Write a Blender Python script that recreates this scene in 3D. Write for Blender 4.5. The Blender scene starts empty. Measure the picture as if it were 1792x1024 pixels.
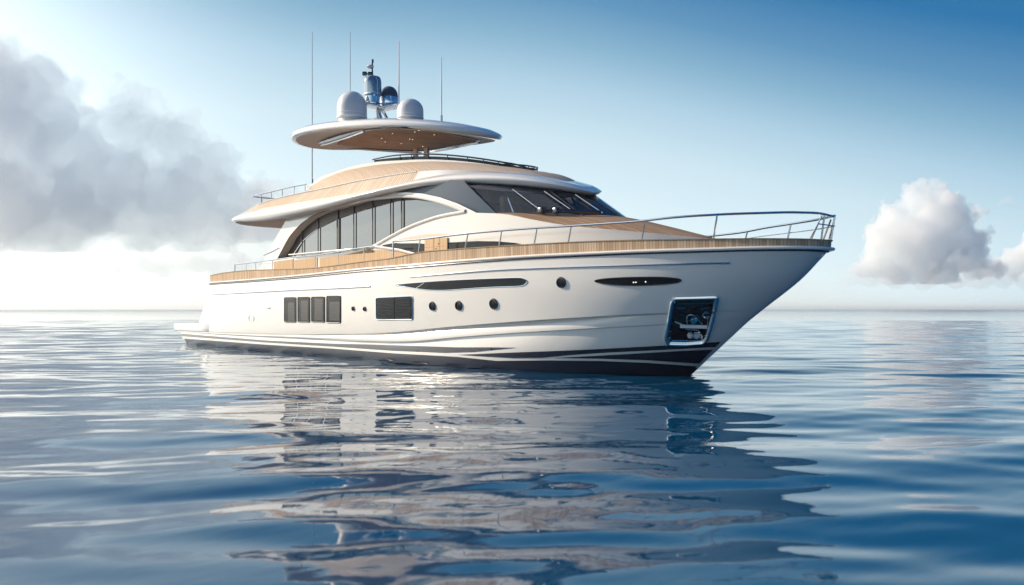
import bpy, bmesh, math, random
import numpy as np
from mathutils import Vector, Matrix, geometry
from mathutils.bvhtree import BVHTree
random.seed(7)
SC = bpy.context.scene
COL = SC.collection

# ------------------------------------------------------------------ camera
F, EYE, HY, CX = 1500.0, 1.9, 541.0, 896.0          # focal length in photo pixels, eye height, horizon row, centre column
PHI = math.radians(-48.3)                            # heading of the yacht against the camera's right axis
UX = (math.cos(PHI), math.sin(PHI)); UY = (-math.sin(PHI), math.cos(PHI))
CAMX = 30.67 - (5.233*UX[0] + 25.0*UX[1]); CAMY = -(5.233*UY[0] + 25.0*UY[1])
cam = bpy.data.cameras.new('camera'); camo = bpy.data.objects.new('camera', cam); COL.objects.link(camo)
camo.location = (CAMX, CAMY, EYE)
_fw = Vector((UX[1], UY[1], 0)); _rt = Vector((UX[0], UY[0], 0))
camo.rotation_euler = Matrix((_rt, Vector((0, 0, 1)), -_fw)).transposed().to_euler()
cam.sensor_width = 36; cam.lens = 36*F/1792; cam.shift_y = (HY-512)/1792
cam.clip_start = 0.1; cam.clip_end = 60000
cam.dof.use_dof = True; cam.dof.focus_distance = 32; cam.dof.aperture_fstop = 1.0
SC.camera = camo

# ------------------------------------------------------------------ world and sun
SUN_AZ_CAM = 164.0      # direction of the sun measured from the camera's right axis, counter-clockwise
SUN_EL = 24.0
SKYK = .30; SKYN = .006
_a = math.radians(SUN_AZ_CAM)
_sx = math.cos(_a); _sy = math.sin(_a)
_lx = _sx*UX[0] + _sy*UX[1]; _ly = _sx*UY[0] + _sy*UY[1]     # in world axes
_el = math.radians(SUN_EL)
SUND = Vector((_lx*math.cos(_el), _ly*math.cos(_el), math.sin(_el)))
w = bpy.data.worlds.new("World"); SC.world = w; w.use_nodes = True
nt = w.node_tree; nt.nodes.clear()
wo = nt.nodes.new('ShaderNodeOutputWorld'); bg = nt.nodes.new('ShaderNodeBackground')
sky = nt.nodes.new('ShaderNodeTexSky'); sky.sky_type = 'NISHITA'; sky.sun_disc = False
sky.sun_elevation = _el; sky.sun_rotation = math.atan2(_lx, _ly)
sky.altitude = 0; sky.air_density = 1.0; sky.dust_density = 0.6; sky.ozone_density = 1.5
# hazy morning air: the sky pales towards the horizon and towards the sun, deepens overhead and away from it
def wn(t, **k):
    n = nt.nodes.new(t)
    for a, v in k.items(): setattr(n, a, v)
    return n
def wm(op, *a):
    n = wn('ShaderNodeMath', operation=op)
    for i, v in enumerate(a):
        if isinstance(v, (int, float)): n.inputs[i].default_value = v
        else: nt.links.new(v, n.inputs[i])
    return n.outputs[0]
tcw = wn('ShaderNodeTexCoord'); nrm = wn('ShaderNodeVectorMath', operation='NORMALIZE'); nt.links.new(tcw.outputs['Generated'], nrm.inputs[0])
spw = wn('ShaderNodeSeparateXYZ'); nt.links.new(nrm.outputs[0], spw.inputs[0])
flw = wn('ShaderNodeVectorMath', operation='MULTIPLY'); flw.inputs[1].default_value = (1, 1, 0); nt.links.new(nrm.outputs[0], flw.inputs[0])
hnw = wn('ShaderNodeVectorMath', operation='NORMALIZE'); nt.links.new(flw.outputs[0], hnw.inputs[0])
dtw = wn('ShaderNodeVectorMath', operation='DOT_PRODUCT'); nt.links.new(hnw.outputs[0], dtw.inputs[0]); dtw.inputs[1].default_value = (_lx, _ly, 0)
ang = wm('ARCCOSINE', wm('MINIMUM', wm('MAXIMUM', dtw.outputs['Value'], -1.0), 1.0))
q_ = wm('ADD', wm('MAXIMUM', spw.outputs[2], 0.0), wm('MULTIPLY', wm('ADD', wm('SUBTRACT', ang, 1.327), wm('SQRT', wm('ADD', wm('POWER', wm('ABSOLUTE', wm('SUBTRACT', ang, 1.327)), 2.0), .03))), SKYK*.5))
glow = wm('MULTIPLY', wm('POWER', wm('MAXIMUM', wm('SUBTRACT', 1.13, ang), 0.0), 2.0), 3.6)
rp = wn('ShaderNodeValToRGB'); nt.links.new(wm('MULTIPLY', q_, 1.25), rp.inputs[0])
el_ = rp.color_ramp.elements
stops = [(0, (.88, .92, .89)), (.09, (.80, .88, .87)), (.138, (.76, .90, .95)), (.18, (.67, .83, .91)), (.222, (.604, .775, .863)), (.285, (.41, .605, .745)), (.325, (.25, .45, .61)), (.37, (.12, .30, .50)), (.43, (.022, .17, .39)), (.75, (.010, .10, .30))]
while len(el_) < len(stops): el_.new(.5)
for e, (p, c) in zip(el_, stops): e.position = p*1.25; e.color = (*c, 1)
mxw = wn('ShaderNodeMix', data_type='RGBA', blend_type='ADD'); mxw.inputs[0].default_value = 1.0
skm = wn('ShaderNodeMix', data_type='RGBA', blend_type='MULTIPLY'); skm.inputs[0].default_value = 1.0; skm.inputs[7].default_value = (SKYN, SKYN, SKYN, 1)
nt.links.new(sky.outputs[0], skm.inputs[6]); nt.links.new(skm.outputs[2], mxw.inputs[6]); nt.links.new(rp.outputs[0], mxw.inputs[7])
glw = wn('ShaderNodeMix', data_type='RGBA', blend_type='ADD'); glw.inputs[7].default_value = (1.0, .96, .86, 1)
nt.links.new(glow, glw.inputs[0]); nt.links.new(mxw.outputs[2], glw.inputs[6])
nt.links.new(glw.outputs[2], bg.inputs[0]); bg.inputs[1].default_value = .73
nt.links.new(bg.outputs[0], wo.inputs[0])
sun = bpy.data.lights.new('sun', 'SUN'); sun.energy = 4.5; sun.angle = math.radians(0.5); sun.color = (1.0, 0.83, 0.62)
suno = bpy.data.objects.new('sun', sun); COL.objects.link(suno)
suno.rotation_euler = SUND.to_track_quat('Z', 'Y').to_euler(); suno.location = (0, 0, 60)
SC.view_settings.view_transform = 'Standard'; SC.view_settings.look = 'None'
SC.view_settings.exposure = 0.48; SC.view_settings.gamma = 1.0
SC.cycles.use_denoising = True
SC.cycles.max_bounces = 64; SC.cycles.transparent_max_bounces = 12; SC.cycles.volume_bounces = 64
SC.cycles.caustics_reflective = True; SC.cycles.sample_clamp_indirect = 6; SC.cycles.diffuse_bounces = 4; SC.cycles.glossy_bounces = 5

# ------------------------------------------------------------------ measuring helpers (pixels of the photo <-> metres)
def proj(x, y, z=0.0):
    dx, dy = x-CAMX, y-CAMY
    X = dx*UX[0]+dy*UY[0]; Y = dx*UX[1]+dy*UY[1]
    return CX+F*X/Y, HY-F*(z-EYE)/Y
def depth(x, y): return (x-CAMX)*UX[1]+(y-CAMY)*UY[1]
def ray(px, py):
    X = (px-CX)/F
    return Vector((X*UX[0]+UX[1], X*UY[0]+UY[1], (HY-py)/F))
EYEV = Vector((CAMX, CAMY, EYE))
def on_y(px, py, y):
    d = ray(px, py); return EYEV + d*((y-CAMY)/d.y)
def on_d(px, py, Y):
    return EYEV + ray(px, py)*Y
class Curve:                                           # smooth curve through points, monotone in its first coordinate
    def __init__(s, pts):
        p = np.array(sorted(pts), float); s.x = p[:, 0]; s.y = p[:, 1]
        n = len(p); h = np.diff(s.x); d = np.diff(s.y)/h; m = np.zeros(n)
        m[0] = d[0]; m[-1] = d[-1]
        for i in range(1, n-1):
            m[i] = 0 if d[i-1]*d[i] <= 0 and False else (h[i]*d[i-1]+h[i-1]*d[i])/(h[i]+h[i-1])
        s.m = m; s.h = h
    def __call__(s, x):
        x = np.clip(x, s.x[0], s.x[-1]); i = np.clip(np.searchsorted(s.x, x)-1, 0, len(s.x)-2)
        h = s.h[i]; t = (x-s.x[i])/h
        return ((2*t**3-3*t*t+1)*s.y[i] + (t**3-2*t*t+t)*h*s.m[i] + (-2*t**3+3*t*t)*s.y[i+1] + (t**3-t*t)*h*s.m[i+1])
class Plan:                                            # half-breadth of a deck line as a function of x
    def __init__(s, xa, xf, tab, x0, p, q, x0a=None, pa=2.5, qa=2.5):
        s.xa, s.xf, s.c, s.x0, s.p, s.q, s.x0a, s.pa, s.qa = xa, xf, Curve(tab), x0, p, q, x0a, pa, qa
    def __call__(s, x):
        x = np.asarray(x, float); b = s.c(x)
        t = np.clip((x-s.x0)/(s.xf-s.x0), 0, 1); b = b*(1-t**s.p)**(1/s.q)
        if s.x0a is not None:
            t = np.clip((s.x0a-x)/(s.x0a-s.xa), 0, 1); b = b*(1-t**s.pa)**(1/s.qa)
        return b
    def xs(s, n=160, xa=None, xf=None):
        xa = s.xa if xa is None else xa; xf = s.xf if xf is None else xf
        u = np.linspace(0, math.pi, n); return xa+(xf-xa)*(1-np.cos(u))/2
    def solve(s, px):                                  # x where this line crosses a column of the photo
        if not hasattr(s, 'tx'):
            X = s.xs(3000); P = proj(X, -s(X))[0]; i0 = int(np.argmin(P[:1500])); i1 = int(np.argmax(P))
            s.tx = X[i0:i1+1]; s.tp = P[i0:i1+1]
        return float(np.interp(px, s.tp, s.tx))
    def at(s, px, py):
        x = s.solve(px); y = -float(s(x)); return Vector((x, y, EYE+(HY-py)/F*depth(x, y)))
def rail(plan, c, xs):                                 # 3-D deck line whose picture is the curve c
    b = plan(xs); P = proj(xs, -b)[0]
    i0 = int(np.argmin(P[:len(P)//2])); i1 = int(np.argmax(P))
    z = EYE+(HY-c(P))/F*depth(xs, -b)
    z[:i0] = z[i0]; z[i1:] = z[i1]
    return np.stack([xs, -b, z], 1)
def full(r):                                           # starboard side, round the nose, port side
    m = r[::-1].copy(); m[:, 1] *= -1
    return np.concatenate([r, m[1:]])

# ------------------------------------------------------------------ materials
def new_mat(name):
    m = bpy.data.materials.new(name); m.use_nodes = True
    return m, m.node_tree, m.node_tree.nodes['Principled BSDF']
def setp(b, **k):
    for n, v in k.items():
        n = n.replace('_', ' ')
        for key in b.inputs.keys():
            if key.lower() == n.lower():
                b.inputs[key].default_value = (*v, 1) if isinstance(v, tuple) else v
def simple(name, col, rough=.4, metal=0., coat=0., noise=0.03, scale=3., bump=0.0, **k):
    m, t, b = new_mat(name); setp(b, roughness=rough, metallic=metal, coat_weight=coat, coat_roughness=.04, **k)
    tc = t.nodes.new('ShaderNodeTexCoord'); n = t.nodes.new('ShaderNodeTexNoise'); n.inputs['Scale'].default_value = scale
    n.inputs['Detail'].default_value = 5
    mx = t.nodes.new('ShaderNodeMix'); mx.data_type = 'RGBA'
    mx.inputs[6].default_value = (*[c*(1-noise) for c in col], 1); mx.inputs[7].default_value = (*[min(1, c*(1+noise)) for c in col], 1)
    t.links.new(tc.outputs['Object'], n.inputs['Vector']); t.links.new(n.outputs['Fac'], mx.inputs[0]); t.links.new(mx.outputs[2], b.inputs['Base Color'])
    if bump:
        bp = t.nodes.new('ShaderNodeBump'); bp.inputs['Strength'].default_value = bump; bp.inputs['Distance'].default_value = .01
        t.links.new(n.outputs['Fac'], bp.inputs['Height']); t.links.new(bp.outputs[0], b.inputs['Normal']); t.links.new(bp.outputs[0], b.inputs['Coat Normal'])
    return m
def teak(name, width, c1, c2, seam=(.05, .03, .02), seamw=.10, shear=0., axis=0, rough=.45):
    m, t, b = new_mat(name); N = t.nodes.new; L = t.links.new
    uv = N('ShaderNodeUVMap'); uv.uv_map = 'UVMap'; sp = N('ShaderNodeSeparateXYZ'); L(uv.outputs[0], sp.inputs[0])
    def math_(op, a, bb=None):
        n = N('ShaderNodeMath'); n.operation = op
        for i, v in enumerate((a, bb)):
            if v is None: continue
            if isinstance(v, (int, float)): n.inputs[i].default_value = v
            else: L(v, n.inputs[i])
        return n.outputs[0]
    u, v = sp.outputs[axis], sp.outputs[1-axis]
    if shear: u = math_('ADD', u, math_('MULTIPLY', math_('POWER', v, 1.6), shear))
    q = math_('DIVIDE', u, width); fl = math_('FLOOR', q); fr = math_('FRACT', q)
    edge = math_('LESS_THAN', fr, seamw)
    wn = N('ShaderNodeTexWhiteNoise'); wn.noise_dimensions = '1D'; L(fl, wn.inputs['W'])
    cb = N('ShaderNodeCombineXYZ'); L(math_('MULTIPLY', q, 6.0), cb.inputs[0]); L(math_('MULTIPLY', v, 1.6), cb.inputs[1]); L(fl, cb.inputs[2])
    no = N('ShaderNodeTexNoise'); no.inputs['Scale'].default_value = 1.0; no.inputs['Detail'].default_value = 6; L(cb.outputs[0], no.inputs['Vector'])
    fac = math_('ADD', math_('MULTIPLY', wn.outputs[0], .6), math_('MULTIPLY', no.outputs[0], .5))
    mx = N('ShaderNodeMix'); mx.data_type = 'RGBA'; mx.inputs[6].default_value = (*c1, 1); mx.inputs[7].default_value = (*c2, 1); L(fac, mx.inputs[0])
    m2 = N('ShaderNodeMix'); m2.data_type = 'RGBA'; L(edge, m2.inputs[0]); L(mx.outputs[2], m2.inputs[6]); m2.inputs[7].default_value = (*seam, 1)
    L(m2.outputs[2], b.inputs['Base Color']); setp(b, roughness=.6, specular_ior_level=.15)
    bp = N('ShaderNodeBump'); bp.inputs['Strength'].default_value = .5; bp.inputs['Distance'].default_value = .006; bp.invert = True
    L(edge, bp.inputs['Height']); L(bp.outputs[0], b.inputs['Normal'])
    return m
M = {}
M['white'] = simple('white_gelcoat', (.76, .735, .70), .16, coat=1.0, noise=.015, scale=1.1, bump=.5)
M['white2'] = simple('white_paint', (.78, .78, .78), .3, coat=.3, noise=.02)
M['boot'] = simple('dark_boot_paint', (.012, .014, .028), .25, coat=.5, noise=.3, scale=1.5)
M['teak'] = teak('teak_cladding', .085, (.34, .23, .14), (.68, .51, .36), seam=(.12, .07, .045))
M['teaks'] = teak('slanted_teak_cladding', .11, (.54, .41, .31), (.68, .55, .43), seam=(.15, .09, .055), shear=.55, seamw=.16)
M['teakpale'] = teak('pale_teak_cladding', .12, (.50, .38, .29), (.72, .60, .49), seam=(.16, .10, .065), seamw=.16)
M['teakdeck'] = teak('teak_deck_planks', .10, (.30, .18, .10), (.48, .32, .20), axis=1, seam=(.06, .04, .03))
M['teakpanel'] = teak('teak_panelling', .16, (.55, .38, .23), (.62, .45, .29), seam=(.25, .15, .09), seamw=.05)
M['steel'] = simple('polished_steel', (.62, .64, .66), .12, metal=1, noise=.05)
M['darksteel'] = simple('dark_steel', (.10, .10, .11), .25, metal=1, noise=.1)
M['chrome'] = simple('chrome', (.75, .77, .80), .06, metal=1, noise=.02)
M['black'] = simple('black_rubber', (.012, .012, .014), .4, noise=.2)
M['grey'] = simple('grey_metallic_paint', (.035, .065, .11), .3, metal=.0, coat=.0, specular_ior_level=.35, noise=.04)
M['mullion_shade'] = simple('mullion_and_shade_brown', (.06, .05, .045), .45, noise=.1)  # mullion colour, also used for the painted shade above the saloon glass
M['brown'] = simple('brown_upholstery', (.58, .36, .20), .6, noise=.2)
M['dash'] = simple('blue_grey_dashboard', (.34, .54, .82), .4, noise=.1)
M['dome'] = simple('radome_plastic', (.60, .61, .63), .38, noise=.02)
M['blind'] = simple('window_blind', (.045, .047, .052), .5, noise=.1, scale=20)
M['louvre'] = simple('louvre_metal', (.05, .055, .06), .35, metal=.5, noise=.1)
M['headliner'] = simple('walnut_headliner', (.46, .31, .20), .6, noise=.35, scale=1.2, specular_ior_level=.12)
M['soffit'] = simple('cream_soffit', (.62, .55, .48), .5, noise=.03, specular_ior_level=.25)
def glassy(name, base, rough=.03, spec=.9, metal=0.):
    m = simple(name, base, rough, metal=metal, coat=1.0, noise=.05, scale=.5); return m
M['hullglass'] = simple('dark_hull_glass', (.010, .012, .015), .06, noise=.05, scale=.5, specular_ior_level=.28)
M['arch'] = glassy('grey_mirror_glass', (.15, .165, .18), .05, metal=.75)
M['mirror'] = simple('mirrored_radome', (.34, .37, .40), .12, metal=.9, noise=.1)
M['lit'] = new_mat('warm_downlight')[0]
_b = M['lit'].node_tree.nodes['Principled BSDF']; setp(_b, emission_color=(1., .85, .6), emission_strength=1.0)
def tinted():
    m, t, b = new_mat('tinted_windscreen_glass'); N = t.nodes.new; L = t.links.new
    o = t.nodes['Material Output']; tr = N('ShaderNodeBsdfTransparent'); tr.inputs[0].default_value = (.80, .84, .88, 1)
    gl = N('ShaderNodeBsdfGlossy'); gl.inputs['Roughness'].default_value = .03; gl.inputs[0].default_value = (.75, .85, 1, 1)
    fr = N('ShaderNodeFresnel'); fr.inputs[0].default_value = 1.5; mx = N('ShaderNodeMixShader')
    L(fr.outputs[0], mx.inputs[0]); L(tr.outputs[0], mx.inputs[1]); L(gl.outputs[0], mx.inputs[2]); L(mx.outputs[0], o.inputs[0]); return m
M['tint'] = tinted()

# ------------------------------------------------------------------ object helpers
def tag(o, label=None, cat=None, group=None, kind=None):
    if label: o['label'] = label
    if cat: o['category'] = cat
    if group: o['group'] = group
    if kind: o['kind'] = kind
    return o
def empty(name, loc=(0, 0, 0), parent=None):
    o = bpy.data.objects.new(name, None); COL.objects.link(o); o.location = loc; o.empty_display_size = .5
    if parent: o.parent = parent
    return o
def mk(name, V, Fc, mat, parent=None, uv=None, smooth=True, angle=35):
    me = bpy.data.meshes.new(name); me.from_pydata([tuple(map(float, v)) for v in V], [], Fc)
    if uv is not None:
        l = me.uv_layers.new(name='UVMap'); idx = np.zeros(len(me.loops), int); me.loops.foreach_get('vertex_index', idx)
        l.data.foreach_set('uv', np.asarray(uv, np.float32)[idx].ravel())
    me.materials.append(mat); me.validate()
    if smooth:
        me.shade_smooth(); me.set_sharp_from_angle(angle=math.radians(angle))
    o = bpy.data.objects.new(name, me); COL.objects.link(o)
    if parent: o.parent = parent
    return o
def grid_faces(n, m, flip=False, closed=False, off=0):        # n rows of m points
    fs = []
    for i in range(n-1):
        for j in range(m if closed else m-1):
            a, b2 = i*m+j, i*m+(j+1) % m; c, d = (i+1)*m+(j+1) % m, (i+1)*m+j
            fs.append((off+a, off+d, off+c, off+b2) if flip else (off+a, off+b2, off+c, off+d))
    return fs
def loft(name, rails, mat, parent, closed=False, skip=None, **k):
    R = np.array(rails); n, m = R.shape[:2]
    mid = R[n//2]; u = np.concatenate([[0], np.cumsum(np.linalg.norm(np.diff(mid, axis=0), axis=1))])
    v = np.zeros((n, m)); v[1:] = np.cumsum(np.linalg.norm(np.diff(R, axis=0), axis=2), axis=0)
    uv = np.stack([np.broadcast_to(u, (n, m)), v], 2).reshape(-1, 2)
    fs = grid_faces(n, m, closed=closed); P = R.reshape(-1, 3)
    if skip is not None:
        fs = [f for f in fs if not skip(P[list(f)].mean(0))]; us = sorted({i for f in fs for i in f}); mp = {o: i for i, o in enumerate(us)}
        fs = [tuple(mp[i] for i in f) for f in fs]; P = P[us]; uv = uv[us]
    return mk(name, P, fs, mat, parent, uv=uv, **k)
def cap(name, r, mat, parent, dz=0., **k):                     # flat deck between a starboard line and its mirror image
    a = r.copy(); a[:, 2] += dz; c = a.copy(); c[:, 1] = 0; b = a.copy(); b[:, 1] *= -1
    P = np.concatenate([a, c, b]); uv = P[:, :2]
    return mk(name, P, grid_faces(3, len(a)), mat, parent, uv=uv, **k)
class MB:                                                       # collects shapes into one mesh
    def __init__(s): s.V = []; s.F = []
    def tube(s, pts, r, seg=8, closed=False, caps=True):
        P = [Vector(p) for p in pts]; n = len(P); off = len(s.V); up = None
        rr = r if hasattr(r, '__len__') else [r]*n
        for i, p in enumerate(P):
            t = (P[(i+1) % n]-P[i-1]) if closed else (P[min(i+1, n-1)]-P[max(i-1, 0)]); t.normalize()
            if up is None: up = Vector((0, 0, 1)) if abs(t.z) < .9 else Vector((1, 0, 0))
            x = t.cross(up).normalized(); up = x.cross(t).normalized()
            for k in range(seg):
                a = 2*math.pi*k/seg; s.V.append(p+(x*math.cos(a)+up*math.sin(a))*rr[i])
        for i in range(n if closed else n-1):
            for k in range(seg):
                a = off+i*seg+k; b = off+i*seg+(k+1) % seg; j = ((i+1) % n)*seg
                s.F.append((a, b, off+j+(k+1) % seg, off+j+k))
        if caps and not closed:
            s.F.append(tuple(off+k for k in range(seg))[::-1]); s.F.append(tuple(off+(n-1)*seg+k for k in range(seg)))
        return s
    def lathe(s, prof, c, axis=(0, 0, 1), seg=32):
        z = Vector(axis).normalized(); x = z.orthogonal().normalized(); y = z.cross(x); off = len(s.V); c = Vector(c)
        for (r, h) in prof:
            for k in range(seg):
                a = 2*math.pi*k/seg; s.V.append(c+z*h+(x*math.cos(a)+y*math.sin(a))*max(r, 1e-4))
        s.F += grid_faces(len(prof), seg, closed=True, off=off); return s
    def box(s, c, size, R=None, bev=0.):
        bm = bmesh.new(); bmesh.ops.create_cube(bm, size=1)
        for v in bm.verts: v.co = Vector((v.co.x*size[0], v.co.y*size[1], v.co.z*size[2]))
        if bev: bmesh.ops.bevel(bm, geom=bm.edges[:], offset=bev, segments=2, affect='EDGES', profile=.5)
        R = R or Matrix.Identity(3); off = len(s.V); bm.verts.index_update()
        s.V += [R @ v.co + Vector(c) for v in bm.verts]; s.F += [tuple(off+v.index for v in f.verts) for f in bm.faces]; bm.free(); return s
    def bar(s, a, b, wd, h, up=(0, 0, 1), bev=0.):
        a, b = Vector(a), Vector(b); t = (b-a).normalized(); x = Vector(up).cross(t).normalized(); u = t.cross(x)
        return s.box((a+b)/2, ((b-a).length, wd, h), Matrix((t, x, u)).transposed(), bev)
    def build(s, name, mat, parent=None, **k): return mk(name, s.V, s.F, mat, parent, **k)
# surfaces one can lay a traced outline on: f(px, py) -> point, outward normal
def s_plane(y): return lambda px, py: (on_y(px, py, y), Vector((0, -1, 0)))
def s_plan(plan):
    def f(px, py):
        p = plan.at(px, py); e = .02; d = (float(plan(p.x+e))-float(plan(p.x-e)))/(2*e)
        return p, Vector((-d, -1, 0)).normalized()
    return f
def s_bvh(objs):
    V = []; Fc = []
    for o in objs:
        k = len(V)
        if hasattr(o, 'F'): V += [Vector(p) for p in o.P]; Fc += [tuple(k+i for i in f) for f in o.F]; continue
        V += [v.co.copy() for v in o.data.vertices]; Fc += [tuple(k+i for i in p.vertices) for p in o.data.polygons]
    T = BVHTree.FromPolygons(V, Fc)
    def f(px, py):
        d = ray(px, py).normalized(); h = T.ray_cast(EYEV, d)
        q = 0
        while h[0] is None and q < 60:                          # slide inwards to the nearest column that still hits
            q += 1; px += (-.4 if px > 900 else .4); d = ray(px, py).normalized(); h = T.ray_cast(EYEV, d)
        if h[0] is None: raise ValueError((px, py))
        n = h[1] if h[1].dot(d) < 0 else -h[1]
        return h[0], n
    return f
def inside(p, poly):
    x, y = p; c = False; n = len(poly)
    for i in range(n):
        x1, y1 = poly[i]; x2, y2 = poly[i-1]
        if (y1 > y) != (y2 > y) and x < (x2-x1)*(y-y1)/(y2-y1)+x1: c = not c
    return c
def dens(poly, step):
    out = []
    for i in range(len(poly)):
        a = poly[i]; b = poly[(i+1) % len(poly)]; L = math.hypot(b[0]-a[0], b[1]-a[1]); n = max(1, int(L/step))
        out += [(a[0]+(b[0]-a[0])*k/n, a[1]+(b[1]-a[1])*k/n) for k in range(n)]
    return out
def spl(pts, n=8, closed=False):                                 # Catmull-Rom through 2-D or 3-D points
    P = [Vector(p) for p in pts]; m = len(P); out = []
    for i in range(m if closed else m-1):
        g = lambda k: P[k % m] if closed else P[min(max(k, 0), m-1)]
        p0, p1, p2, p3 = g(i-1), g(i), g(i+1), g(i+2)
        for k in range(n):
            t = k/n; out.append(.5*((2*p1)+(p2-p0)*t+(2*p0-5*p1+4*p2-p3)*t*t+(3*p1-p0-3*p2+p3)*t**3))
    if not closed: out.append(P[-1])
    return [tuple(p) for p in out]
def rounded(poly, r, n=4):
    out = []; m = len(poly)
    for i in range(m):
        p = Vector(poly[i]); a = Vector(poly[i-1])-p; b = Vector(poly[(i+1) % m])-p
        ra = min(r, a.length/2.1); rb = min(r, b.length/2.1); A = p+a.normalized()*ra; B = p+b.normalized()*rb
        for k in range(n+1):
            t = k/n; out.append(tuple((1-t)**2*A+2*t*(1-t)*p+t*t*B))
    return out
def patch(name, poly, surf, off, mat, parent, step=6., holes=(), skirt=.0, grid=14., uvf=None, **k):
    P = dens(poly, step); pts = list(P); edges = [(i, (i+1) % len(P)) for i in range(len(P))]
    H = []
    for h in holes:
        h = dens(h, step); o = len(pts); pts += h; edges += [(o+i, o+(i+1) % len(h)) for i in range(len(h))]; H.append((o, h))
    xs = [p[0] for p in P]; ys = [p[1] for p in P]; gx = np.arange(min(xs), max(xs), grid); gy = np.arange(min(ys), max(ys), grid)
    for a in gx:
        for b in gy:
            q = (a+grid*.37, b+grid*.41)
            if inside(q, P) and not any(inside(q, h) for _, h in H): pts.append(q)
    v2, e2, f2, ov, _, _ = geometry.delaunay_2d_cdt([Vector(p) for p in pts], edges, [], 0, 1e-5)
    tri = []
    for f in f2:
        c = sum((v2[i] for i in f), Vector((0, 0)))/len(f)
        if inside(tuple(c), P) and not any(inside(tuple(c), h) for _, h in H): tri.append(tuple(f))
    V = []; UV = []; back = []
    for v in v2:
        p, n = surf(v.x, v.y); V.append(p+n*off); back.append(p-n*skirt); UV.append(uvf(p) if uvf else (p.x, p.z))
    if skirt:
        inv = {}
        for i, o in enumerate(ov):
            for q in o: inv[q] = i
        nb = len(V); V += back; UV += UV[:]
        for (a, b) in edges:
            a, b = inv.get(a), inv.get(b)
            if a is not None and b is not None: tri.append((a, b, b+nb, a+nb))
    used = sorted({i for f in tri for i in f}); mp = {o: i for i, o in enumerate(used)}
    return mk(name, [V[i] for i in used], [tuple(mp[i] for i in f) for f in tri], mat, parent, uv=[UV[i] for i in used], **k)
def line3(pts, surf, off=0.): 
    out = []
    for p in pts:
        q, n = surf(*p[:2]); out.append(q+n*off)
    return out

# ================================================================== THE YACHT
Y = empty('motor_yacht')
tag(Y, 'long white flybridge motor yacht with teak trim and radar domes, lying still on calm sea', 'yacht')

# ---- hull lines
P_SH = Plan(2.9, 34.97, [(2, 2.9), (3, 2.95), (8, 3.3), (14, 3.55), (20, 3.7), (36, 3.75)], 20.0, 2.1, 1.7)
P_WL = Plan(0.0, 30.67, [(-2, 2.9), (0, 3.0), (8, 3.25), (17, 3.4), (31, 3.3)], 17.5, 4.0, 1.25)
STEM = Curve([(-.9, 29.6), (0, 30.67), (.95, 31.72), (1.92, 33.05), (2.71, 34.15), (3.22, 34.68), (3.5, 34.97)])
C_SH = Curve([(360, 495.5), (367, 495), (513, 483.5), (640, 470.5), (690, 466.5), (850, 453.5), (900, 450), (1050, 442.6), (1110, 440), (1230, 436.5), (1350, 433.5), (1430, 434), (1465, 436)])
C_TT = Curve([(360, 483), (370, 482), (380, 480), (560, 468.5), (640, 458), (690, 451.5), (715, 446), (740, 441.5), (780, 438), (850, 433), (933, 428), (1000, 424.5), (1110, 421), (1250, 419), (1350, 418.5), (1430, 420), (1465, 422)])
C_D = Curve([(300, 578), (420, 583), (560, 585), (690, 581), (800, 571), (1060, 553), (1170, 547.5), (1330, 541)])
C_C = Curve([(300, 579.5), (430, 588), (560, 594), (640, 597), (720, 597), (800, 590), (1060, 573), (1170, 567), (1310, 560)])
NS = 420
U = (1-np.cos(np.linspace(0, math.pi, NS)))/2
U = .45*U+.55*np.linspace(0, 1, NS)**.8
U[-1] = 1.0
def hull_line(wgt, xa, xf, zfun, inset=0.0):
    x = xa+(xf-xa)*U
    bs = P_SH(P_SH.xa+(P_SH.xf-P_SH.xa)*U); bw = P_WL(P_WL.xa+(P_WL.xf-P_WL.xa)*U)
    b = np.maximum(bw*(1-wgt)+bs*wgt-inset*np.clip((1-U)*8, 0, 1)*np.clip((x-13)/7, 0, 1), 0)
    if xa < 0: b = b*(1-.14*np.clip((xa+1.1-x)/1.1, 0, 1)**2.5)
    z = zfun(x, b); return np.stack([x, -b, z], 1)
def zc(c): 
    def f(x, b):
        P, _ = proj(x, -b); i1 = int(np.argmax(P)); z = EYE+(HY-c(P))/F*depth(x, -b); z[i1:] = z[i1]; return z
    return f
L_keel = hull_line(0, -.3, 29.6, lambda x, b: np.full_like(x, -.9)); L_keel[:, 1] *= .6
L_wl = hull_line(0, -.7, 30.67, lambda x, b: np.zeros_like(x))
def stem_line(wgt, xa, c, inset, dz):                   # a hull line whose fore end lies on the traced stem
    xf = 32.6
    for _ in range(6):
        q = hull_line(wgt, xa, xf, zc(c), inset); q[:, 2] += dz; xf = float(STEM(q[-1, 2]))
    return q
L_c0 = stem_line(.20, -1.75, C_C, .10, -.03)
L_c1 = stem_line(.24, -1.85, C_C, .0, 0)
L_d0 = stem_line(.34, -2.35, C_D, .08, -.05)
L_d1 = stem_line(.38, -2.45, C_D, .0, 0)
def between(A, B, t, bulge=0.):
    R = A*(1-t)+B*t; R[:, 1] -= bulge*np.clip((1-U)*6, 0, 1)*4*t*(1-t); return R
low = [between(L_keel, L_wl, t) for t in np.linspace(0, 1, 5)] + [between(L_wl, L_c0, t, .05) for t in np.linspace(0, 1, 9)[1:]] + \
      [L_c1] + [between(L_c1, L_d0, t, .03) for t in np.linspace(0, 1, 8)[1:]] + [L_d1]
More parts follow.
